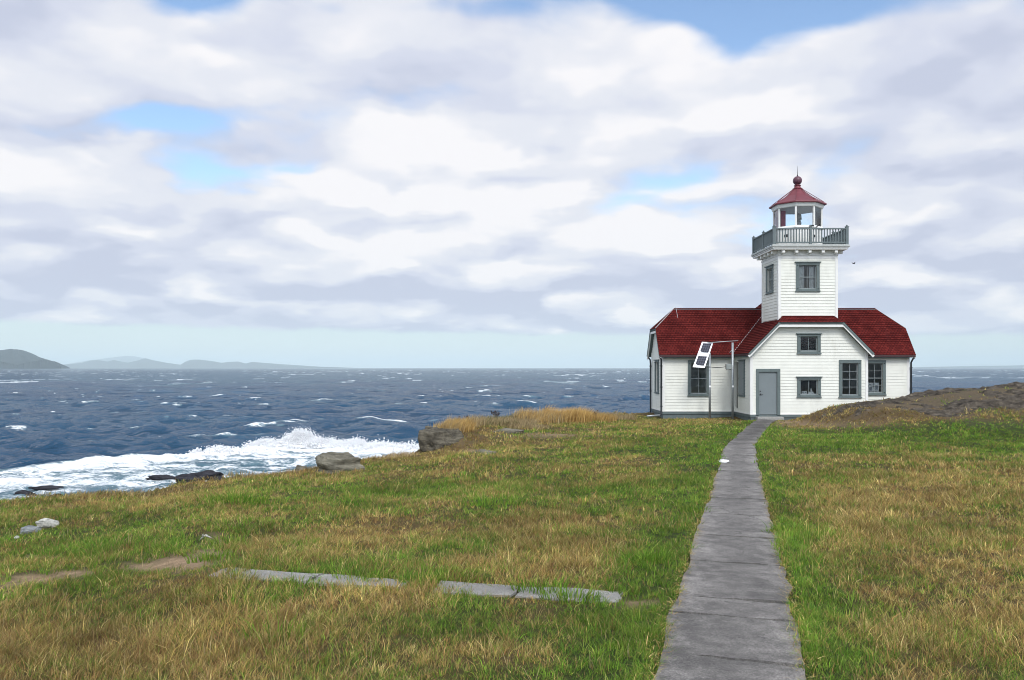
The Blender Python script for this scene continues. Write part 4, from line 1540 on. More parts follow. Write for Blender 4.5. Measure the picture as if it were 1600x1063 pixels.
# ------------------------------------------------------------------ thistles on the cliff top
def thistle(x, y, h, n, seed, label):
    rng = random.Random(seed)
    z = float(terrain(np.array([x]), np.array([y]))[0])
    root = empty('thistle_plant', (x, y, z - 0.02), label, 'plant', 'dark seed plants on the cliff top')
    for k in range(n):
        st = MB()
        heads = []
        a = rng.uniform(0, 6.28)
        l = rng.uniform(0.15, 0.5)
        hh = h * rng.uniform(0.65, 1.0)
        p0 = Vector((x + rng.uniform(-.05, .05), y + rng.uniform(-.05, .05), z - 0.02))
        p2 = Vector((x + math.cos(a) * l * hh, y + math.sin(a) * l * hh, z + hh))
        p1 = (p0 + p2) / 2 + Vector((0, 0, 0.05))
        st.tube([p0, p1, p2], [0.012, 0.009, 0.006], 5)
        for j in range(3):
            q = p1.lerp(p2, 0.4 + 0.3 * j) + Vector((rng.uniform(-.07, .07), rng.uniform(-.07, .07), rng.uniform(0, .05)))
            r = rng.uniform(0.018, 0.034)
            hd = MB()
            heads.append(hd)
            hd.lathe(q, [(0.0, -r), (r * .8, -r * .5), (r, 0.1 * r), (r * .6, r), (0.0, r * 1.2)], 7)
            st.tube([p1.lerp(p2, 0.3 + 0.25 * j), q], 0.005, 4)
        so_ = st.build('stem', M['stem'], root)
        for hd in heads:
            hd.build('seed_head', M['seed'], so_, True)


M['stem'] = simple('dry_brown_stem', (0.10, 0.075, 0.045), 0.9)
M['seed'] = simple('dark_seed_head', (0.045, 0.036, 0.040), 0.95)
thistle(-0.75, 38.3, 0.50, 9, 1, 'tallest dark thistle clump on the cliff top, left of the golden grass')
thistle(-1.35, 37.0, 0.34, 6, 2, 'short dark thistle left of the tallest thistle clump')
thistle(-2.0, 34.4, 0.46, 6, 3, 'dark thistle above the jagged cliff rock')
thistle(-1.9, 35.9, 0.30, 5, 4, 'lowest dark thistle between the cliff rock and the tall clump')
thistle(4.0, 39.6, 0.50, 3, 5, 'thin dark seed stalk standing in the golden grass nearest the house')


# ------------------------------------------------------------------ the lighthouse
LH = empty('lighthouse', (14.5, 43.5, 0.0), 'white clapboard lighthouse house with red shingle roofs and a square central tower', 'lighthouse')


def frame_fn(origin, ud, nd):
    o, u, n = Vector(origin), Vector(ud), Vector(nd)
    return lambda a, b, z: (o + u * a + n * b) + Vector((0, 0, z))


def clip_poly(P, axis, val, keep_low):
    out = []
    for i in range(len(P)):
        p, q = P[i], P[(i + 1) % len(P)]
        ip = p[axis] <= val + 1e-9 if keep_low else p[axis] >= val - 1e-9
        iq = q[axis] <= val + 1e-9 if keep_low else q[axis] >= val - 1e-9
        if ip:
            out.append(p)
        if ip != iq:
            t = (val - p[axis]) / (q[axis] - p[axis])
            out.append((p[0] + t * (q[0] - p[0]), p[1] + t * (q[1] - p[1])))
    return out


def wall(fr, poly, holes=(), course=0.15, proud=0.020, name='wall', mat=None, z_ref=0.05, inner=True):
    """clapboard wall: lapped boards, cut round the openings"""
    b = MB()
    zmin = min(p[1] for p in poly)
    zmax = max(p[1] for p in poly)
    cuts = {zmin, zmax}
    k = math.ceil((zmin - z_ref) / course - 1e-6)
    while z_ref + k * course < zmax:
        cuts.add(round(z_ref + k * course, 6))
        k += 1
    for h in holes:
        cuts.add(h[1])
        cuts.add(h[3])
    cuts = sorted(c for c in cuts if zmin <= c <= zmax)
    umin = min(p[0] for p in poly)
    umax = max(p[0] for p in poly)
    for z0, z1 in zip(cuts[:-1], cuts[1:]):
        if z1 - z0 < 1e-5:
            continue
        zm = (z0 + z1) / 2
        spans = [(umin, umax)]
        for (h0, hz0, h1, hz1) in holes:
            if hz0 < zm < hz1:
                ns = []
                for a, e in spans:
                    if h1 <= a or h0 >= e:
                        ns.append((a, e))
                        continue
                    if h0 > a:
                        ns.append((a, h0))
                    if h1 < e:
                        ns.append((h1, e))
                spans = ns
        cb = z_ref + math.floor((zm - z_ref) / course) * course

        def off(z):
            return proud - (z - cb) / course * (proud - 0.001)

        for a, e in spans:
            P = clip_poly(clip_poly(clip_poly(clip_poly(list(poly), 1, z0, False), 1, z1, True), 0, a, False), 0, e, True)
            if len(P) < 3:
                continue
            b.face([fr(p[0], off(p[1]), p[1]) for p in P])
            if inner:
                b.face([fr(p[0], -0.14, p[1]) for p in reversed(P)])
            lo = [p for p in P if abs(p[1] - z0) < 1e-6]
            if len(lo) >= 2 and abs(z0 - cb) < 1e-5:
                u0, u1 = min(p[0] for p in lo), max(p[0] for p in lo)
                b.face([fr(u0, 0.0, z0), fr(u1, 0.0, z0), fr(u1, proud, z0), fr(u0, proud, z0)])
    for (h0, hz0, h1, hz1) in holes:      # reveals
        for A, Bq in (((h0, hz0), (h0, hz1)), ((h1, hz0), (h1, hz1)), ((h0, hz0), (h1, hz0)), ((h0, hz1), (h1, hz1))):
            b.face([fr(A[0], 0.0, A[1]), fr(Bq[0], 0.0, Bq[1]), fr(Bq[0], -0.14, Bq[1]), fr(A[0], -0.14, A[1])])
    return b.build(name, [mat or M['siding']], LH)


def window(fr, u0, z0, u1, z1, kind, cas=0.15, cap=True, curtain=False, shut=False):
    """a cased window; returns the casing with its sash, panes and sill under it"""
    b = MB()
    pr = 0.055
    iu0, iu1, iz0, iz1 = u0 + cas, u1 - cas, z0 + cas * 0.85, z1 - cas * 1.05
    b.box((u0, 0.0, z0 + 0.05), (iu0, pr, iz1), fr)
    b.box((iu1, 0.0, z0 + 0.05), (u1, pr, iz1), fr)
    b.box((u0, 0.0, iz1), (u1, pr, z1 - 0.05), fr)
    b.box((iu0, 0.0, z0 + 0.05), (iu1, pr - 0.004, iz0), fr)
    if cap:
        b.box((u0 - 0.06, 0.0, z1 - 0.05), (u1 + 0.06, pr + 0.05, z1), fr)
    else:
        b.box((u0, 0.0, z1 - 0.05), (u1, pr + 0.012, z1), fr)
    w = b.build('window', M['grey'], LH, bevel=0.006)
    b = MB()
    b.box((u0 - 0.03, 0.0, z0), (u1 + 0.03, pr + 0.035, z0 + 0.05), fr)
    b.build('sill', M['grey'], w, bevel=0.006)
    if shut:
        b = MB()
        b.box((iu0 - 0.02, -0.03, iz0 - 0.02), (iu1 + 0.02, pr + 0.012, iz1 + 0.02), fr)
        b.build('shutter', M['door'], w, bevel=0.005)
        for uu in (iu0 + 0.02, iu1 - 0.02):
            for zz in (iz0 + 0.06, (iz0 + iz1) / 2, iz1 - 0.06):
                b = MB()
                b.box((uu - 0.02, pr, zz - 0.02), (uu + 0.02, pr + 0.03, zz + 0.02), fr)
                b.build('clip', M['brass'], w)
        return w
    b = MB()
    s = 0.045
    rec = -0.05
    b.box((iu0 + .002, rec - 0.04, iz0), (iu0 + s, rec, iz1), fr)
    b.box((iu1 - s, rec - 0.04, iz0), (iu1 - .002, rec, iz1), fr)
    b.box((iu0 + s, rec - 0.04, iz0), (iu1 - s, rec, iz0 + s * 1.3), fr)
    b.box((iu0 + s, rec - 0.04, iz1 - s), (iu1 - s, rec, iz1), fr)
    um = (iu0 + iu1) / 2
    zm = (iz0 + iz1) / 2
    mt = 0.011
    if kind == 'tall':
        b.box((iu0 + s, rec - 0.035, zm - 0.02), (iu1 - s, rec + 0.004, zm + 0.02), fr)
        for z_ in ((iz0 + zm) / 2 + 0.01, (iz1 + zm) / 2 - 0.01):
            b.box((iu0 + s, rec - 0.03, z_ - mt), (iu1 - s, rec - 0.006, z_ + mt), fr)
    elif kind == 'double':
        b.box((iu0 + s, rec - 0.035, zm - 0.02), (iu1 - s, rec + 0.004, zm + 0.02), fr)
    b.box((um - mt, rec - 0.032, iz0 + s), (um + mt, rec - 0.008, iz1 - s), fr)
    b.build('sash', M['sash'], w)
    b = MB()
    b.face([fr(iu0 + s / 2, rec - 0.022, iz0 + s / 2), fr(iu1 - s / 2, rec - 0.022, iz0 + s / 2), fr(iu1 - s / 2, rec - 0.022, iz1 - s / 2), fr(iu0 + s / 2, rec - 0.022, iz1 - s / 2)])
    b.build('glass_pane', M['glass'], w)
    for uu in (u0 + cas * .55, u1 - cas * .55):
        for zz in (iz0 + 0.02, iz1 - 0.02):
            b = MB()
            b.box((uu - 0.016, pr, zz - 0.016), (uu + 0.016, pr + 0.022, zz + 0.016), fr)
            b.build('clip', M['brass'], w)
    if curtain:
        for (c0, c1, sl) in ((iu0 + .02, um - 0.10, 1), (um + 0.14, iu1 - .02, 1)):
            b = MB()
            n = 18
            prev = None
            for k in range(n + 1):
                a = c0 + (c1 - c0) * k / n
                d = -0.20 + 0.022 * math.sin(k * 1.9)
                cur = (fr(a, d, iz0 + 0.02), fr(a, d, iz1 - 0.02))
                if prev:
                    b.face([prev[0], cur[0], cur[1], prev[1]])
                prev = cur
            b.build('curtain', M['curtain'], w, True)
    return w


M['sash'] = simple('pale_grey_sash_paint', (0.19, 0.22, 0.22), 0.5, 0, 0.05, 5.0, 0.3)

# ---- key dimensions
FX0, FX1, FY, BY = 11.65, 17.33, 40.6, 49.8            # the wing that runs towards the camera and to the back
LX0, LX1, LY0, LY1 = 7.89, 20.74, 43.5, 46.9           # the wings left and right
CX = 14.49
ZB = 0.05
NS_HALF, NS_EAVE, NS_SL = 3.05, 3.0, 1.02
NS_RIDGE = NS_EAVE + NS_HALF * NS_SL
LT_Y0, LT_Y1, LT_EAVE = 43.2, 47.2, 2.97
LT_MID = (LT_Y0 + LT_Y1) / 2
LT_RIDGE = 5.52
LT_SL = (LT_RIDGE - LT_EAVE) / (LT_MID - LT_Y0)
RT = 0.13                                               # roof build-up

f_front = frame_fn((0, FY, 0), (1, 0, 0), (0, -1, 0))
f_back = frame_fn((0, BY, 0), (1, 0, 0), (0, 1, 0))
f_lw = frame_fn((0, LY0, 0), (1, 0, 0), (0, -1, 0))
f_lwb = frame_fn((0, LY1, 0), (1, 0, 0), (0, 1, 0))
f_fl = frame_fn((FX0, 0, 0), (0, 1, 0), (-1, 0, 0))
f_fr = frame_fn((FX1, 0, 0), (0, 1, 0), (1, 0, 0))
f_el = frame_fn((LX0, 0, 0), (0, 1, 0), (-1, 0, 0))
f_er = frame_fn((LX1, 0, 0), (0, 1, 0), (1, 0, 0))


def hole(w, cas=0.15):
    return (w[0] + cas * 0.97, w[1] + cas * 0.83, w[2] - cas * 0.97, w[3] - cas * 1.02)


W_UP = (13.91, 2.97, 15.05, 3.99)
W_LOW = (13.91, 0.85, 15.06, 1.88)
W_FR = (15.95, 0.83, 17.03, 2.69)
W_RW = (18.43, 0.86, 19.53, 2.70)
W_LW = (9.19, 0.81, 10.34, 2.70)
W_SIDE = (41.55, 0.84, 42.65, 2.72)       # along Y, boarded
W_END = (44.55, 0.90, 45.75, 2.75)        # along Y, left end wall
DOOR = (11.90, 0.0, 13.08, 2.25)

zt = NS_EAVE + (NS_HALF - (CX - FX0)) * NS_SL - RT * 1.3
hip_z = 4.40
hx = (NS_RIDGE - RT * 1.35 - hip_z) / NS_SL
gable = [(FX0, ZB), (FX1, ZB), (FX1, zt), (CX + hx, hip_z), (CX - hx, hip_z), (FX0, zt)]
wall(f_front, gable, [hole(W_UP), hole(W_LOW), hole(W_FR), (DOOR[0] + .12, ZB, DOOR[2] - .12, DOOR[3] - .12)])
wall(f_back, gable)
ztL = LT_EAVE + (LY0 - LT_Y0) * LT_SL - RT * 1.5
wall(f_lw, [(LX0, ZB), (FX0 + .1, ZB), (FX0 + .1, ztL), (LX0, ztL)], [hole(W_LW)])
wall(f_lw, [(FX1 - .1, ZB), (LX1, ZB), (LX1, ztL), (FX1 - .1, ztL)], [hole(W_RW)])
wall(f_lwb, [(LX0, ZB), (LX1, ZB), (LX1, ztL), (LX0, ztL)])
wall(f_fl, [(FY, ZB), (BY, ZB), (BY, zt), (FY, zt)], [(42.9, 0.2, 46.7, 2.6)])
wall(f_fr, [(FY, ZB), (BY, ZB), (BY, zt), (FY, zt)], [(43.7, 0.2, 46.7, 2.6)])
eh = 4.36 - RT * 1.4
ey = LT_Y0 + (eh + RT * 1.4 - LT_EAVE) / LT_SL
endp = [(LY0, ZB), (LY1, ZB), (LY1, ztL), (2 * LT_MID - ey, eh), (ey, eh), (LY0, ztL)]
wall(f_el, endp, [hole(W_END, 0.13)])
wall(f_er, endp)

window(f_front, *W_UP, 'small')
window(f_front, *W_LOW, 'small')
window(f_front, *W_FR, 'tall', cap=False)
window(f_lw, *W_RW, 'tall', cap=False)
window(f_lw, *W_LW, 'tall', cap=False)
window(f_fl, *W_SIDE, 'tall', shut=True, cas=0.12)
window(f_el, *W_END, 'tall', shut=False, cas=0.13)

# corner boards, water table, foundation
cw = 0.13


def cboard(fr, u, s, z0, z1):
    b = MB()
    b.box((min(u, u + s * cw), 0.0, z0), (max(u, u + s * cw), 0.036, z1), fr)
    b.build('corner_board', M['white'], LH, bevel=0.005)


for fr, u, s, z1 in ((f_front, FX0 - .036, 1, zt + .02), (f_front, FX1 + .036, -1, zt + .02), (f_lw, LX0 - .036, 1, ztL), (f_lw, LX1 + .036, -1, ztL), (f_fl, FY, 1, zt), (f_fr, FY, 1, zt),
                     (f_el, LY0, 1, ztL), (f_el, LY1, -1, ztL), (f_er, LY0, 1, ztL), (f_er, LY1, -1, ztL)):
    cboard(fr, u, s, ZB, z1)
b = MB()
for fr, a, e in ((f_front, FX0 - .04, DOOR[0] - .002), (f_front, DOOR[2] + .002, FX1 + .04), (f_lw, LX0 - .04, FX0 - .04), (f_lw, FX1 + .04, LX1 + .04), (f_fl, FY - .0, LY0 - .04), (f_fr, FY - .0, LY0 - .04), (f_el, LY0 - .0, LY1 + .04), (f_er, LY0 - .0, LY1 + .04)):
    b.box((a, 0.0, ZB - 0.035), (e, 0.04, ZB + 0.015), fr)
b.build('water_table', M['white'], LH, bevel=0.004)
b = MB()
b.box((FX0 + .003, FY + .006, -0.7), (FX1 - .003, BY - .01, ZB - 0.036))
b.box((LX0 + .003, LY0 + .006, -0.7), (FX0, LY1 - .01, ZB - 0.037))
b.box((FX1, LY0 + .006, -0.7), (LX1 - .003, LY1 - .01, ZB - 0.037))
b.build('foundation', M['found'], LH)
b = MB()
b.box((FX0 - .03, FY - .035, -0.12), (DOOR[0] - .01, FY + .0, ZB - 0.04))
b.box((DOOR[2] + .01, FY - .035, -0.12), (FX1 + .03, FY + .0, ZB - 0.04))
b.box((LX0 - .03, LY0 - .035, -0.12), (FX0, LY0 + .0, ZB - 0.04))
b.box((FX0 - .035, FY + .003, -0.12), (FX0, LY0 - .037, ZB - 0.042))
b.box((LX0 - .035, LY0 + .003, -0.12), (LX0, LY1, ZB - 0.042))
b.box((FX1 + .003, LY0 - .035, -0.12), (LX1 + .03, LY0 + .0, ZB - 0.04))
b.build('skirt_board', M['grey'], LH, bevel=0.006)
# rooms: floor and a dividing wall
b = MB()
b.box((FX0 + .15, FY + .15, ZB), (FX1 - .15, BY - .15, ZB + .02))
b.box((LX0 + .15, LY0 + .15, ZB), (FX0 - .15, LY1 - .15, ZB + .021))
b.box((FX1 + .15, LY0 + .15, ZB), (LX1 - .15, LY1 - .15, ZB + .021))
b.box((FX0 + .15, 43.4, ZB + .02), (FX1 - .15, 43.46, 3.3))
b.box((FX0 + .15, FY + .15, 2.80), (FX1 - .15, 43.4, 2.84))
b.build('interior_floor', M['inside'], LH)

# door
b = MB()
dz = DOOR[3]
b.box((DOOR[0], 0.0, ZB - 0.05), (DOOR[0] + 0.15, 0.05, dz - 0.15), f_front)
b.box((DOOR[2] - 0.15, 0.0, ZB - 0.05), (DOOR[2], 0.05, dz - 0.15), f_front)
b.box((DOOR[0], 0.0, dz - 0.15), (DOOR[2], 0.05, dz), f_front)
dr = b.build('door', M['grey'], LH, bevel=0.006)
b = MB()
b.box((DOOR[0] + 0.155, -0.07, ZB - 0.03), (DOOR[2] - 0.155, -0.02, dz - 0.155), f_front)
b.build('door_leaf', M['door'], dr, bevel=0.004)
b = MB()
b.tube([f_front(DOOR[0] + .22, -0.02, 1.02), f_front(DOOR[0] + .22, 0.04, 1.02)], 0.028, 10)
b.tube([f_front(DOOR[0] + .22, 0.035, 1.02), f_front(DOOR[0] + .34, 0.035, 1.02)], 0.013, 8)
b.tube([f_front(DOOR[0] + .22, -0.02, 1.16), f_front(DOOR[0] + .22, 0.006, 1.16)], 0.026, 10)
b.build('handle', M['brass'], dr)
b = MB()
b.box((11.86, FY - 0.42, -0.34), (13.14, FY - .037, -0.075))
b.build('doorstep', M['concrete_step'], LH, bevel=0.02)


# ---- roofs
def roof_plane(b, poly, udir, sdir_, course=0.13, lap=0.018, under=True):
    """lapped shingle courses on a planar polygon; udir along the eaves, sdir_ up the slope"""
    P = [Vector(p) for p in poly]
    u, s = Vector(udir).normalized(), Vector(sdir_).normalized()
    n = u.cross(s)
    if n.z < 0:
        n = -n
    o = P[0]
    L = [((p - o).dot(u), (p - o).dot(s)) for p in P]
    smin, smax = min(q[1] for q in L), max(q[1] for q in L)
    k = 0
    while smin + k * course < smax - 1e-6:
        s0, s1 = smin + k * course, min(smin + (k + 1) * course, smax)
        C = clip_poly(clip_poly(L, 1, s0, False), 1, s1, True)
        if len(C) >= 3:
            def to3(q):
                f = (q[1] - s0) / course
                return o + u * q[0] + s * q[1] + n * (lap * (1.35 - f))
            b.face([to3(q) for q in C], [(q[0], q[1] - smin) for q in C])
            lo = [q for q in C if abs(q[1] - s0) < 1e-6]
            if len(lo) >= 2:
                a, e = min(q[0] for q in lo), max(q[0] for q in lo)
                q0, q1 = o + u * a + s * s0, o + u * e + s * s0
                b.face([q0, q1, q1 + n * lap * 1.35, q0 + n * lap * 1.35], [(a, .002), (e, .002), (e, .02), (a, .02)])
        k += 1
    return n


def slab(b, poly, n, t):
    P = [Vector(p) for p in poly]
    Q = [p - n * t for p in P]
    P = [p - n * 0.003 for p in P]
    b.face(list(reversed(Q)))
    for i in range(len(P)):
        j = (i + 1) % len(P)
        b.face([P[i], Q[i], Q[j], P[j]])


RF0, RF1 = 40.25, 50.15
HZ = NS_RIDGE - 1.58 * NS_SL
HIPRUN = 2.3
zr = NS_RIDGE
ns_polys = []
for s in (-1, 1):
    ns_polys.append(([(CX + s * NS_HALF, RF0, NS_EAVE), (CX + s * NS_HALF, RF1, NS_EAVE), (CX + s * 1.58, RF1, HZ), (CX, RF1 - HIPRUN, zr), (CX, RF0 + HIPRUN, zr), (CX + s * 1.58, RF0, HZ)], (0, 1, 0), (-s, 0, NS_SL)))
ns_polys.append(([(CX - 1.58, RF0, HZ), (CX + 1.58, RF0, HZ), (CX, RF0 + HIPRUN, zr)], (1, 0, 0), (0, HIPRUN, zr - HZ)))
ns_polys.append(([(CX - 1.58, RF1, HZ), (CX + 1.58, RF1, HZ), (CX, RF1 - HIPRUN, zr)], (1, 0, 0), (0, -HIPRUN, zr - HZ)))
b, bs = MB(), MB()
for poly, u, s in ns_polys:
    n = roof_plane(b, poly, u, s)
    slab(bs, poly, n, 0.10)
RO = b.build('roof', M['shingle'], LH)
bs.build('roof_edge', M['grey'], RO)

EX0, EX1 = 7.64, 20.97
GX0, GX1 = 8.80, 19.72
HYL = 1.12
lat = []
yh0 = LT_Y0 + HYL
zh = LT_EAVE + HYL * LT_SL
yh1 = LT_Y1 - HYL
lat.append(([(EX0, LT_Y0, LT_EAVE), (EX1, LT_Y0, LT_EAVE), (EX1, yh0, zh), (GX1, LT_MID, LT_RIDGE), (GX0, LT_MID, LT_RIDGE), (EX0, yh0, zh)], (1, 0, 0), (0, 1, LT_SL)))
lat.append(([(EX0, LT_Y1, LT_EAVE), (EX1, LT_Y1, LT_EAVE), (EX1, yh1, zh), (GX1, LT_MID, LT_RIDGE), (GX0, LT_MID, LT_RIDGE), (EX0, yh1, zh)], (1, 0, 0), (0, -1, LT_SL)))
lat.append(([(EX0, yh0, zh), (EX0, yh1, zh), (GX0, LT_MID, LT_RIDGE)], (0, 1, 0), (GX0 - EX0, 0, LT_RIDGE - zh)))
lat.append(([(EX1, yh0, zh), (EX1, yh1, zh), (GX1, LT_MID, LT_RIDGE)], (0, 1, 0), (GX1 - EX1, 0, LT_RIDGE - zh)))
b, bs = MB(), MB()
for poly, u, s in lat:
    n = roof_plane(b, poly, u, s)
    slab(bs, poly, n, 0.10)
RO2 = b.build('roof', M['shingle'], LH)
bs.build('roof_edge', M['grey'], RO2)
# ridge and hip flashings
b = MB()
up = 0.02
for p, q in (((GX0, LT_MID, LT_RIDGE + up), (CX, LT_MID, LT_RIDGE + up)), ((CX, LT_MID, LT_RIDGE + up), (GX1, LT_MID, LT_RIDGE + up))):
    b.beam(p, q, 0.10, 0.02)
b.build('ridge_cap', M['ridgecap'] if 'ridgecap' in M else simple('dark_ridge_cap', (0.13, 0.035, 0.035), 0.8), RO2)
b = MB()
for p, q in (((EX0, yh0, zh + up), (GX0, LT_MID, LT_RIDGE + up)), ((EX0, yh1, zh + up), (GX0, LT_MID, LT_RIDGE + up)), ((EX1, yh0, zh + up), (GX1, LT_MID, LT_RIDGE + up)), ((EX1, yh1, zh + up), (GX1, LT_MID, LT_RIDGE + up))):
    b = MB()
    b.beam(p, q, 0.05, 0.016)
    b.build('hip_flashing', M['flash'], RO2)
# valleys between the wings
b = MB()
for s in (-1, 1):
    tE = (LT_EAVE - NS_EAVE)
    x0 = CX + s * (NS_RIDGE - LT_EAVE) / NS_SL
    x1 = CX + s * (NS_RIDGE - LT_RIDGE) / NS_SL
    b = MB()
    b.beam((x0, LT_Y0, LT_EAVE + .022), (x1, LT_MID, LT_RIDGE + .022), 0.05, 0.014, (0, -.5, 1))
    b.build('valley_flashing', M['flash'], RO)
# lightning conductor on the ridge end
b = MB()
b.tube([(GX0 + .1, LT_MID - .02, LT_RIDGE), (GX0 + .1, LT_MID - .02, LT_RIDGE + 0.10)], 0.012, 6)
b.tube([(GX0 + .1, LT_MID - .03, LT_RIDGE + .03), (GX0 + .12, LT_MID - .45, LT_RIDGE - .53)], 0.012, 6)
b.build('conductor_rod', M['flash'], RO2)

# barge boards and soffit trim: white under the grey roof edge
b = MB()
for yy in (RF0 + 0.05, RF1 - .05):
    for s in (-1, 1):
        b.beam((CX + s * (NS_HALF - .02), yy, NS_EAVE - 0.155), (CX + s * 1.60, yy, HZ - 0.175), 0.05, 0.12, (-s, 0, 1))
    b.box((CX - 1.58, yy - .024, HZ - 0.225), (CX + 1.58, yy + .024, HZ - 0.105))
for xx in (EX0 + .05, EX1 - .05):
    for (ya, yb2) in ((LT_Y0 + .02, yh0), (LT_Y1 - .02, yh1)):
        b.beam((xx, ya, LT_EAVE - 0.17), (xx, yb2, zh - 0.18), 0.05, 0.12, (0, (1 if ya < LT_MID else -1) * -1, 1))
    b.box((xx - .024, yh0, zh - 0.24), (xx + .024, yh1, zh - 0.12))
b.build('barge_board', M['white'], LH, bevel=0.006)
b = MB()
b.box((EX0 + .08, LT_Y0 + .02, LT_EAVE - 0.16), (FX0 - .30, LY0 - .03, LT_EAVE - 0.13))
b.box((FX1 + .30, LT_Y0 + .02, LT_EAVE - 0.16), (EX1 - .08, LY0 - .03, LT_EAVE - 0.13))
b.box((CX - NS_HALF + .02, RF0 + .1, NS_EAVE - 0.16), (FX0 - .03, LT_Y0 + .3, NS_EAVE - 0.13))
b.box((FX1 + .03, RF0 + .1, NS_EAVE - 0.16), (CX + NS_HALF - .02, LT_Y0 + .3, NS_EAVE - 0.13))
b.build('soffit', M['grey'], LH)
b = MB()
for (x0, x1) in ((EX0 + .02, CX - NS_HALF - .05), (CX + NS_HALF + .05, EX1 - .02)):
    b.box((x0, LT_Y0 - .045, LT_EAVE - 0.11), (x1, LT_Y0 + .035, LT_EAVE - 0.015))
b.box((CX - NS_HALF - .045, RF0 + .05, NS_EAVE - 0.11), (CX - NS_HALF + .035, LT_Y0 - .06, NS_EAVE - 0.015))
b.box((CX + NS_HALF - .035, RF0 + .05, NS_EAVE - 0.11), (CX + NS_HALF + .045, LT_Y0 - .06, NS_EAVE - 0.015))
b.build('gutter', M['gutter'] if 'gutter' in M else simple('dark_red_gutter', (0.055, 0.028, 0.028), 0.6), LH, bevel=0.012)


# downspouts
def downspout(pts, brackets):
    b = MB()
    b.tube(pts, 0.045, 10)
    o = b.build('downspout', M['dark'], LH, True)
    b = MB()
    for (x, y, z) in brackets:
        b.box((x - .065, y - .065, z - .02), (x + .065, y + .065, z + .02))
    b.build('bracket', M['dark'], o)


x, y = LX0 - .10, LY0 - .07
downspout([(x - .12, LT_Y0 + .04, LT_EAVE - .10), (x - .03, LT_Y0 + .08, LT_EAVE - .22), (x, y, LT_EAVE - .42), (x, y, -.05), (x - .03, y - .04, -.14), (x - .14, y - .12, -.17)], [(x, y, 2.4), (x, y, 1.3), (x, y, .3)])
b = MB()
b.tube([(x - .10, y - .10, -.17), (x - .55, y - .28, -.19), (x - .8, y - .36, -.21)], 0.05, 10)
b.build('drain_pipe', M['galv'], LH, True)
x, y = LX0 - .10, LY1 - .1
downspout([(x - .05, LT_Y1 - .06, LT_EAVE - .10), (x - .02, y, LT_EAVE - .22), (x, y, LT_EAVE - .42), (x, y, -.15), (x - .05, y, -.2)], [(x, y, 2.4), (x, y, 1.0)])
x, y = LX1 + .09, LY0 - .07
downspout([(x + .10, LT_Y0 + .04, LT_EAVE - .10), (x + .02, LT_Y0 + .08, LT_EAVE - .22), (x, y, LT_EAVE - .40), (x, y, .2), (x, y, -.1)], [(x, y, 2.3), (x, y, 1.2)])

# ---- tower
TX0, TX1, TY0, TY1 = 13.07, 15.92, 40.76, 43.45
TC = ((TX0 + TX1) / 2, (TY0 + TY1) / 2)
TZ0, TZ1 = 4.45, 7.64
f_tf = frame_fn((0, TY0, 0), (1, 0, 0), (0, -1, 0))
f_tb = frame_fn((0, TY1, 0), (1, 0, 0), (0, 1, 0))
f_tl = frame_fn((TX0, 0, 0), (0, 1, 0), (-1, 0, 0))
f_tr = frame_fn((TX1, 0, 0), (0, 1, 0), (1, 0, 0))
W_TF = (13.90, 6.03, 15.06, 7.50)
W_TL = (41.55, 6.05, 42.70, 7.48)
wall(f_tf, [(TX0, TZ0), (TX1, TZ0), (TX1, TZ1), (TX0, TZ1)], [hole(W_TF)], name='tower_wall')
wall(f_tb, [(TX0, TZ0), (TX1, TZ0), (TX1, TZ1), (TX0, TZ1)], name='tower_wall')
wall(f_tl, [(TY0, TZ0), (TY1, TZ0), (TY1, TZ1), (TY0, TZ1)], [hole(W_TL)], name='tower_wall')
wall(f_tr, [(TY0, TZ0), (TY1, TZ0), (TY1, TZ1), (TY0, TZ1)], name='tower_wall')
window(f_tf, *W_TF, 'double', curtain=True)
window(f_tl, *W_TL, 'double', curtain=True)
for fr, u, s in ((f_tf, TX0 - .036, 1), (f_tf, TX1 + .036, -1), (f_tl, TY0, 1), (f_tl, TY1, -1), (f_tr, TY0, 1), (f_tr, TY1, -1)):
    b = MB()
    b.box((min(u, u + s * .13), 0.0, TZ0), (max(u, u + s * .13), 0.036, TZ1), fr)
    b.build('corner_board', M['white'], LH, bevel=0.005)
# tower ceiling so that the room is closed
b = MB()
b.box((TX0 + .02, TY0 + .02, 7.62), (TX1 - .02, TY1 - .02, 7.72))
b.build('tower_ceiling', M['inside'], LH)
# frieze, brackets, stepped cornice, deck
b = MB()
b.box((TX0 - .03, TY0 - .03, TZ1 + .001), (TX1 + .03, TY1 + .03, 7.80))
b.box((TX0 - .055, TY0 - .055, 7.80), (TX1 + .055, TY1 + .055, 7.86))
b.box((TX0 - .025, TY0 - .025, 7.86), (TX1 + .025, TY1 + .025, 8.045))
b.build('frieze', M['white'], LH, bevel=0.008)
DO = 0.465
for k in range(5):
    xx = TX0 + .14 + (TX1 - TX0 - .28) * k / 4
    b = MB()
    b.box((xx - .07, TY0 - .32, 7.90), (xx + .07, TY0 - .027, 8.044))
    b.box((xx - .07, TY0 - .17, 7.862), (xx + .07, TY0 - .027, 7.90))
    b.build('cornice_bracket', M['white'], LH, bevel=0.012)
    yy = TY0 + .14 + (TY1 - TY0 - .28) * k / 4
    for sx, xw in ((-1, TX0), (1, TX1)):
        b = MB()
        b.box((xw + sx * .027, yy - .07, 7.90), (xw + sx * .32, yy + .07, 8.044)) if sx > 0 else b.box((xw - .32, yy - .07, 7.90), (xw - .027, yy + .07, 8.044))
        b.build('cornice_bracket', M['white'], LH, bevel=0.012)
b = MB()
b.box((TX0 - .38, TY0 - .38, 8.046), (TX1 + .38, TY1 + .38, 8.12))
b.box((TX0 - .42, TY0 - .42, 8.12), (TX1 + .42, TY1 + .42, 8.17))
b.build('cornice', M['white'], LH, bevel=0.012)
b = MB()
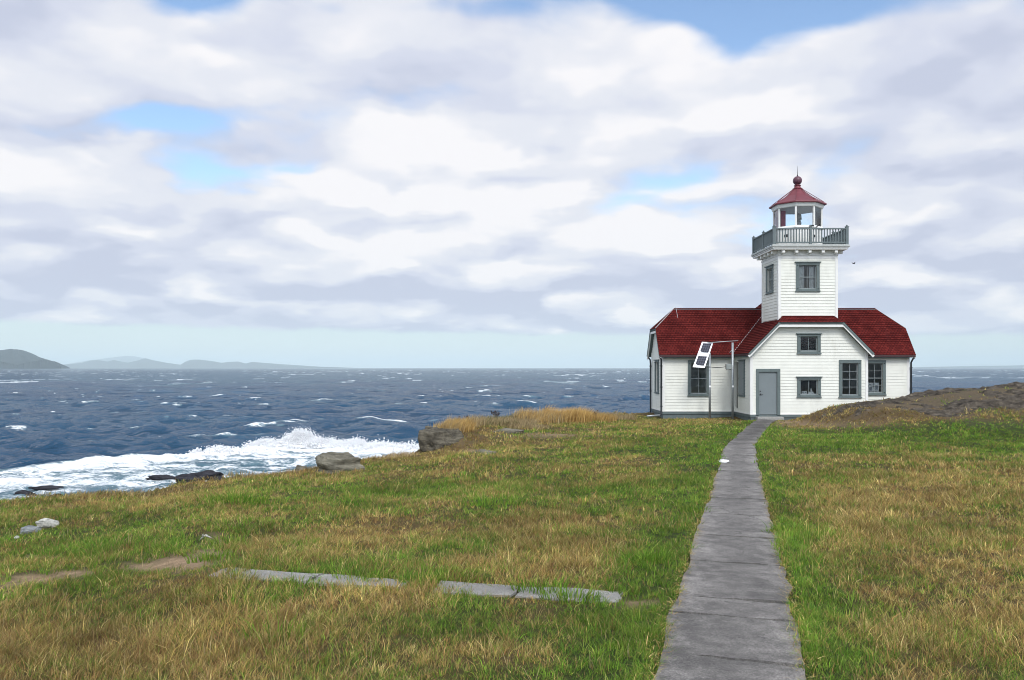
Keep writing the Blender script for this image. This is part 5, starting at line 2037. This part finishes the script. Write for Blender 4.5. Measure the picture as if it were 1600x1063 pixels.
b.box((TX0 - DO, TY0 - DO, 8.171), (TX1 + DO, TY1 + DO, 8.235))
b.box((TX0 - DO + .02, TY0 - DO + .02, 8.235), (TX1 + DO - .02, TY1 + DO - .02, 8.29))
b.build('gallery_deck', M['deck'] if 'deck' in M else simple('weathered_grey_deck', (0.40, 0.42, 0.40), 0.7, 0, 0.1, 6.0), LH, bevel=0.015)

# railing
RX0, RX1, RY0, RY1 = TX0 - .34, TX1 + .34, TY0 - .36, TY1 + .36
DZ, RZ = 8.29, 9.09
b = MB()
for (p, q) in (((RX0, RY0), (RX1, RY0)), ((RX0, RY1), (RX1, RY1)), ((RX0, RY0), (RX0, RY1)), ((RX1, RY0), (RX1, RY1))):
    b.beam((p[0], p[1], RZ - .03), (q[0], q[1], RZ - .03), 0.10, 0.06)
    b.beam((p[0], p[1], DZ + .10), (q[0], q[1], DZ + .10), 0.06, 0.06)
RAIL = b.build('railing', M['rail'], LH, bevel=0.006)
posts = [(RX0, RY0), (RX1, RY0), (RX0, RY1), (RX1, RY1), ((RX0 + RX1) / 2, RY0), ((RX0 + RX1) / 2, RY1), (RX0, (RY0 + RY1) / 2), (RX1, (RY0 + RY1) / 2)]
b = MB()
for i, (px_, py_) in enumerate(posts):
    if i >= 4:
        b = MB()
    b = MB()
    w_ = 0.065 if i < 4 else 0.05
    b.box((px_ - w_, py_ - w_, DZ), (px_ + w_, py_ + w_, RZ + .05))
    b.box((px_ - w_ - .02, py_ - w_ - .02, RZ + .05), (px_ + w_ + .02, py_ + w_ + .02, RZ + .075))
    b.lathe((px_, py_, RZ + .075), [(0.03, 0), (0.045, .03), (0.035, .07), (0.0, .09)], 10)
    b.build('post', M['rail'], RAIL)
nb = 26
proto = None


def baluster(px_, py_):
    global proto
    if proto is None:
        b = MB()
        b.box((px_ - .022, py_ - .022, DZ + .10), (px_ + .022, py_ + .022, RZ - .05))
        proto = b.build('baluster', M['rail'], RAIL)
        proto['x0'], proto['y0'] = px_, py_
        return
    c = proto.copy()
    COL.objects.link(c)
    c.parent = RAIL
    c.location = (px_ - proto['x0'], py_ - proto['y0'], 0)
    del c['x0'], c['y0']


nbal = 0
for k in range(1, nb):
    f = k / nb
    if abs(f - 0.5) < 0.02:
        continue
    baluster(RX0 + (RX1 - RX0) * f, RY0)
    baluster(RX0, RY0 + (RY1 - RY0) * f)
    baluster(RX1, RY0 + (RY1 - RY0) * f)
    baluster(RX0 + (RX1 - RX0) * f, RY1)
for k in ('x0', 'y0'):
    if k in proto:
        del proto[k]

# lantern room: an octagon with flat sides towards the front
LC = (14.45, 42.12)
PH = math.pi / 8
LR = 1.19


def octo(r, z):
    return [Vector((LC[0] + r * math.sin(PH + k * math.pi / 4), LC[1] - r * math.cos(PH + k * math.pi / 4), z)) for k in range(8)]


b = MB()
b.lathe((LC[0], LC[1], 0), [(LR, 8.285), (LR, 9.22)], 8, PH)
b.lathe((LC[0], LC[1], 0), [(LR + .06, 9.22), (LR + .06, 9.27), (LR + .01, 9.35), (LR - .10, 9.352)], 8, PH)
LB = b.build('lantern_base', M['white'], LH, bevel=0.008)
b = MB()
b.box((LC[0] + .2, LC[1] - LR * .924 - .10, 9.30), (LC[0] + .42, LC[1] - LR * .924 - .02, 9.335))
b.tube([(LC[0] + .52, LC[1] - LR * .924 - .06, 9.22), (LC[0] + .68, LC[1] - LR * .924 - .10, 9.36)], 0.025, 8)
b.build('vent', M['brass'], LB)
b = MB()
b.box((LC[0] - .98, LC[1] - LR * .924 - .03, 8.76), (LC[0] - .86, LC[1] - LR * .924 + .2, 8.88))
b.box((LC[0] + .40, LC[1] - LR * .924 - .05, 8.74), (LC[0] + .48, LC[1] - LR * .924, 8.86))
b.build('vent', M['brass'], LB)
lo, hi = octo(LR - .04, 9.35), octo(LR - .04, 10.29)
b = MB()
for k in range(8):
    d = (lo[k] - Vector((LC[0], LC[1], 9.35))).normalized()
    b.beam(lo[k], hi[k], 0.095, 0.085, d)
LRM = b.build('lantern_frame', M['white'], LH, bevel=0.006)
for k in range(8):
    j = (k + 1) % 8
    b = MB()
    a0, a1 = lo[k].lerp(lo[j], .04), lo[k].lerp(lo[j], .96)
    c0, c1 = hi[k].lerp(hi[j], .04), hi[k].lerp(hi[j], .96)
    b.face([a0, a1, c1, c0])
    mid = (lo[k] + lo[j]) / 2
    west = mid.x < LC[0] - .9
    b.build('lantern_pane', M['pink_glass'] if west and 'pink_glass' in M else (m_glass('pale_pink_glass', (0.80, 0.62, 0.70), 1.6) if west else M['lantern_glass']), LRM)
b = MB()
b.box((LC[0] - .96, LC[1] + .14, 9.36), (LC[0] - .55, LC[1] + .16, 10.28))
b.build('red_panel', simple('red_sector_panel', (0.36, 0.085, 0.125), 0.4), LRM)
b = MB()
b.lathe((LC[0], LC[1], 0), [(LR + .02, 10.27), (LR + .05, 10.30), (LR + .09, 10.44), (LR + .09, 10.455)], 8, PH)
b.build('lantern_beam', M['white'], LRM, bevel=0.006)
b = MB()
b.lathe((LC[0], LC[1], 0), [(LR - .12, 9.345), (LR - .13, 9.349), (0.02, 9.35)], 8, PH)
b.build('lantern_floor', M['inside'], LRM)
# lamp on its pedestal
b = MB()
b.lathe((LC[0] + .05, LC[1], 0), [(.16, 9.35), (.16, 9.38), (.05, 9.40), (.05, 9.50), (.13, 9.53), (.15, 9.62), (.10, 9.78), (.16, 9.80), (.14, 10.05), (.05, 10.12), (0.0, 10.12)], 20)
b.build('beacon_lamp', simple('grey_lamp_housing', (0.16, 0.19, 0.19), 0.35, 0.2), LRM, True)
# roof of the lantern
b = MB()
b.lathe((LC[0], LC[1], 0), [(1.20, 10.452), (LR + .20, 10.456), (LR + .205, 10.50), (LR + .19, 10.53), (LR + .06, 10.60), (0.62, 10.97), (0.22, 11.34), (0.20, 11.36)], 8, PH)
LRF = b.build('lantern_roof', M['redmetal'], LH, bevel=0.01)
b = MB()
for k, p in enumerate(octo(LR + .07, 10.60)):
    b.tube([p, Vector((LC[0] + (p.x - LC[0]) * .17, LC[1] + (p.y - LC[1]) * .17, 11.35))], 0.014, 6)
b.build('roof_seam', M['redmetal'], LRF)
b = MB()
b.lathe((LC[0], LC[1], 0), [(0.24, 11.33), (0.25, 11.37), (0.19, 11.39), (0.155, 11.45), (0.145, 11.50), (0.17, 11.51), (0.17, 11.54), (0.10, 11.56), (0.10, 11.58)], 20)
b.build('ventilator_neck', M['redmetal'], LRF, True)
b = MB()
prof = [(0.225 * math.sin(a * math.pi / 14), 11.775 - 0.225 * math.cos(a * math.pi / 14)) for a in range(15)]
b.lathe((LC[0], LC[1], 0), prof, 24)
b.build('ball_finial', M['ballred'], LRF, True)
b = MB()
b.lathe((LC[0], LC[1], 0), [(0.03, 11.98), (0.035, 12.02), (0.016, 12.08), (0.012, 12.2), (0.004, 12.52), (0.0, 12.53)], 8)
b.build('lightning_rod', M['brass'], LRF, True)


# ------------------------------------------------------------------ things on the window ledges
def card(name, fr, u, z, w, h, n, label, cat, marks):
    b = MB()
    b.box((u - w / 2, n - .012, z), (u + w / 2, n, z + h), fr)
    o = b.build(name, M['card'], None)
    tag(o, label, cat)
    m = MB()
    for (a, c, e, d) in marks:
        m.box((u - w / 2 + a * w, n + .0005, z + c * h), (u - w / 2 + e * w, n + .003, z + d * h), fr)
    if marks:
        m.build('print', M['ink'], o)


zb = W_LOW[1] + .18
card('picture_card', f_front, 14.31, zb, 0.25, 0.14, -0.13, 'white printed card on the ledge inside the lower small window', 'card', [(.12, .2, .42, .75), (.55, .3, .9, .7)])
b = MB()
b.box((14.51, -0.19, zb), (14.79, -0.12, zb + .055), f_front)
b.box((14.55, -0.185, zb + .055), (14.75, -0.125, zb + .105), f_front)
b.lathe(tuple(f_front(14.65, -0.155, zb + .105)), [(.055, 0), (.045, .06), (.03, .10), (.045, .105), (.045, .115), (.025, .12), (.022, .16), (0.0, .20)], 12)
o = b.build('model_lighthouse', M['card'], None)
tag(o, 'small white model standing beside the card inside the lower window', 'ornament')
zb = W_RW[1] + .20
card('window_notice', f_lw, 18.97, zb, 0.56, 0.46, -0.16, 'large white notice inside the window of the right wing', 'notice', [(.08, .1, .36, .5), (.42, .55, .6, .9), (.66, .2, .92, .7), (.1, .62, .3, .86)])


# ------------------------------------------------------------------ solar panel array
SP = empty('solar_array', (10.6, 42.2, -0.25), 'two tilted solar panels on galvanised posts in front of the left wing', 'solar panel')


def post(px_, y_, zt_):
    x_ = (px_ - 800) / FPX * y_
    zg = float(terrain(np.array([x_]), np.array([y_]))[0])
    b = MB()
    b.tube([(x_, y_, zg - .1), (x_, y_, zt_)], 0.058, 14)
    o = b.build('post', M['galv'], SP, True)
    b = MB()
    zz = EYE - (604 - 575) * y_ / FPX
    b.tube([(x_, y_ - .052, zz), (x_, y_ - .072, zz)], 0.055, 14)
    b.build('reflector', M['whitedisc'], o)
    return x_, o


x1, p1 = post(1109.0, 42.5, 3.05)
x2, p2 = post(1144.8, 42.2, EYE + (575 - 535.5) * 42.2 / FPX)
Yp = 42.15


def PX(u, v, y_):
    return Vector(((u - 800) / FPX * y_, y_, EYE - (v - 575) * y_ / FPX))


tl, tr_ = PX(1097, 534.3, Yp + .25), PX(1114.6, 535.2, Yp + .28)
bl, br_ = PX(1082.4, 573.8, Yp - .28), PX(1101.2, 575.0, Yp - .25)
nrm = (tr_ - tl).cross(bl - tl).normalized()
if nrm.y > 0:
    nrm = -nrm


def pq(s, t, d=0.0):
    return tl.lerp(tr_, s).lerp(bl.lerp(br_, s), t) + nrm * d


for (t0, t1) in ((0.0, 0.494), (0.506, 1.0)):
    b = MB()
    P = [pq(0, t0), pq(1, t0), pq(1, t1), pq(0, t1)]
    Q = [p - nrm * 0.04 for p in P]
    for i in range(4):
        j = (i + 1) % 4
        b.face([P[i], P[j], Q[j], Q[i]])
    b.face(P)
    b.face(list(reversed(Q)))
    pan = b.build('solar_panel', M['alframe'], SP)
    b = MB()
    h = t1 - t0
    a0, a1 = t0 + h * .11, t1 - h * .16
    b.face([pq(.13, a0, .012), pq(.87, a0, .012), pq(.87, a1, .012), pq(.13, a1, .012)], [(0, 1), (1, 1), (1, 0), (0, 0)])
    b.build('cell_sheet', M['pv'], pan)
    b = MB()
    b.face([pq(.10, a1 - h * .06, .018), pq(.24, a1 - h * .06, .018), pq(.24, a1 + h * .03, .018), pq(.10, a1 + h * .03, .018)])
    b.build('terminal_cover', M['alframe'], pan)
b = MB()
b.tube([pq(.25, .02, -.06), PX(1118, 535.0, 42.3), PX(1153.5, 532.5, 42.1)], 0.022, 8)
b.tube([PX(1140.0, 551.0, 42.2), PX(1145, 546.0, 42.2)], 0.018, 8)
b.build('crossbar', M['galv'], SP, True)
b = MB()
b.beam(pq(.8, .2, -.05), (x1, 42.5, 2.9), 0.05, 0.05)
b.beam(pq(.8, .85, -.05), (x1, 42.5, 2.35), 0.05, 0.05)
b.beam(pq(.75, .05, -.05), pq(.75, .97, -.05), 0.04, 0.04)
b.build('mounting_arm', M['galv'], SP)
b = MB()
jb = PX(1138.5, 573.0, 42.12)
b.box((jb.x - .13, 42.07, jb.z - .13), (jb.x + .15, 42.17, jb.z + .13))
jbx = b.build('junction_box', simple('grey_box_paint', (0.26, 0.29, 0.28), 0.5), SP, bevel=0.01)
b = MB()
for t in np.linspace(-.11, .11, 5):
    b.box((jb.x - .17, 42.09, jb.z + t - .014), (jb.x - .13, 42.14, jb.z + t + .014))
for t in np.linspace(-.10, .08, 4):
    b.box((jb.x + t - .014, 42.09, jb.z - .165), (jb.x + t + .014, 42.14, jb.z - .13))
b.build('gland', M['brass'], jbx)
b = MB()
pts = [pq(.7, .97, -.05), PX(1106, 573.5, 42.3), PX(1116, 574.2, 42.25), PX(1124, 574.6, 42.2), PX(1131, 573.6, 42.15), Vector((jb.x - .13, 42.12, jb.z))]
b.tube(pts, 0.016, 7)
b.build('cable', M['dark'], SP, True)

# ------------------------------------------------------------------ a bird, far off in the sky
b = MB()
bx = PX(1334, 412, 90)
b.tube([(-.22, 0, 0), (-.1, 0, .01), (.05, 0, .01), (.16, 0, .03), (.22, 0, .03)], [0.01, .05, .06, .035, .008], 8)
for s in (-1, 1):
    b.mesh([(-.05, s * .03, .04), (.08, s * .03, .04), (.03, s * .20, .13), (-.05, s * .19, .13), (-.05, s * .40, .07), (.0, s * .03, .06), (0.0, s * .2, .15)],
           [(0, 1, 2, 3), (3, 2, 4), (0, 5, 6, 3), (5, 1, 2, 6), (3, 6, 4), (6, 2, 4)])
o = b.build('bird', M['bird'], None, True)
o.location = bx
o.rotation_euler = (0, 0, R(25))
tag(o, 'tiny dark bird flying to the right of the tower', 'bird')

# ------------------------------------------------------------------ haze: the sea air
bm = bmesh.new()
bmesh.ops.create_cube(bm, size=1.0)
hz = 440.0
for v in bm.verts:
    v.co.x *= 96000
    v.co.y *= 96000
    v.co.z = SEA_Z - 9.0 if v.co.z < 0 else hz
me = bpy.data.meshes.new('haze')
bm.to_mesh(me)
bm.free()
HM = bpy.data.materials.new('sea_haze')
HM.use_nodes = True
HM.node_tree.nodes.clear()
ht = NT(HM.node_tree)
pv = ht.n.new('ShaderNodeVolumePrincipled')
pv.inputs['Color'].default_value = (0.70, 0.825, 0.845, 1)
pv.inputs['Density'].default_value = 6.2e-5
pv.inputs['Anisotropy'].default_value = -0.25
ho = ht.n.new('ShaderNodeOutputMaterial')
ht.link(pv.outputs[0], ho.inputs['Volume'])
me.materials.append(HM)
hob = bpy.data.objects.new('haze', me)
COL.objects.link(hob)
tag(hob, 'thin pale sea haze over the water', 'haze', kind='stuff')
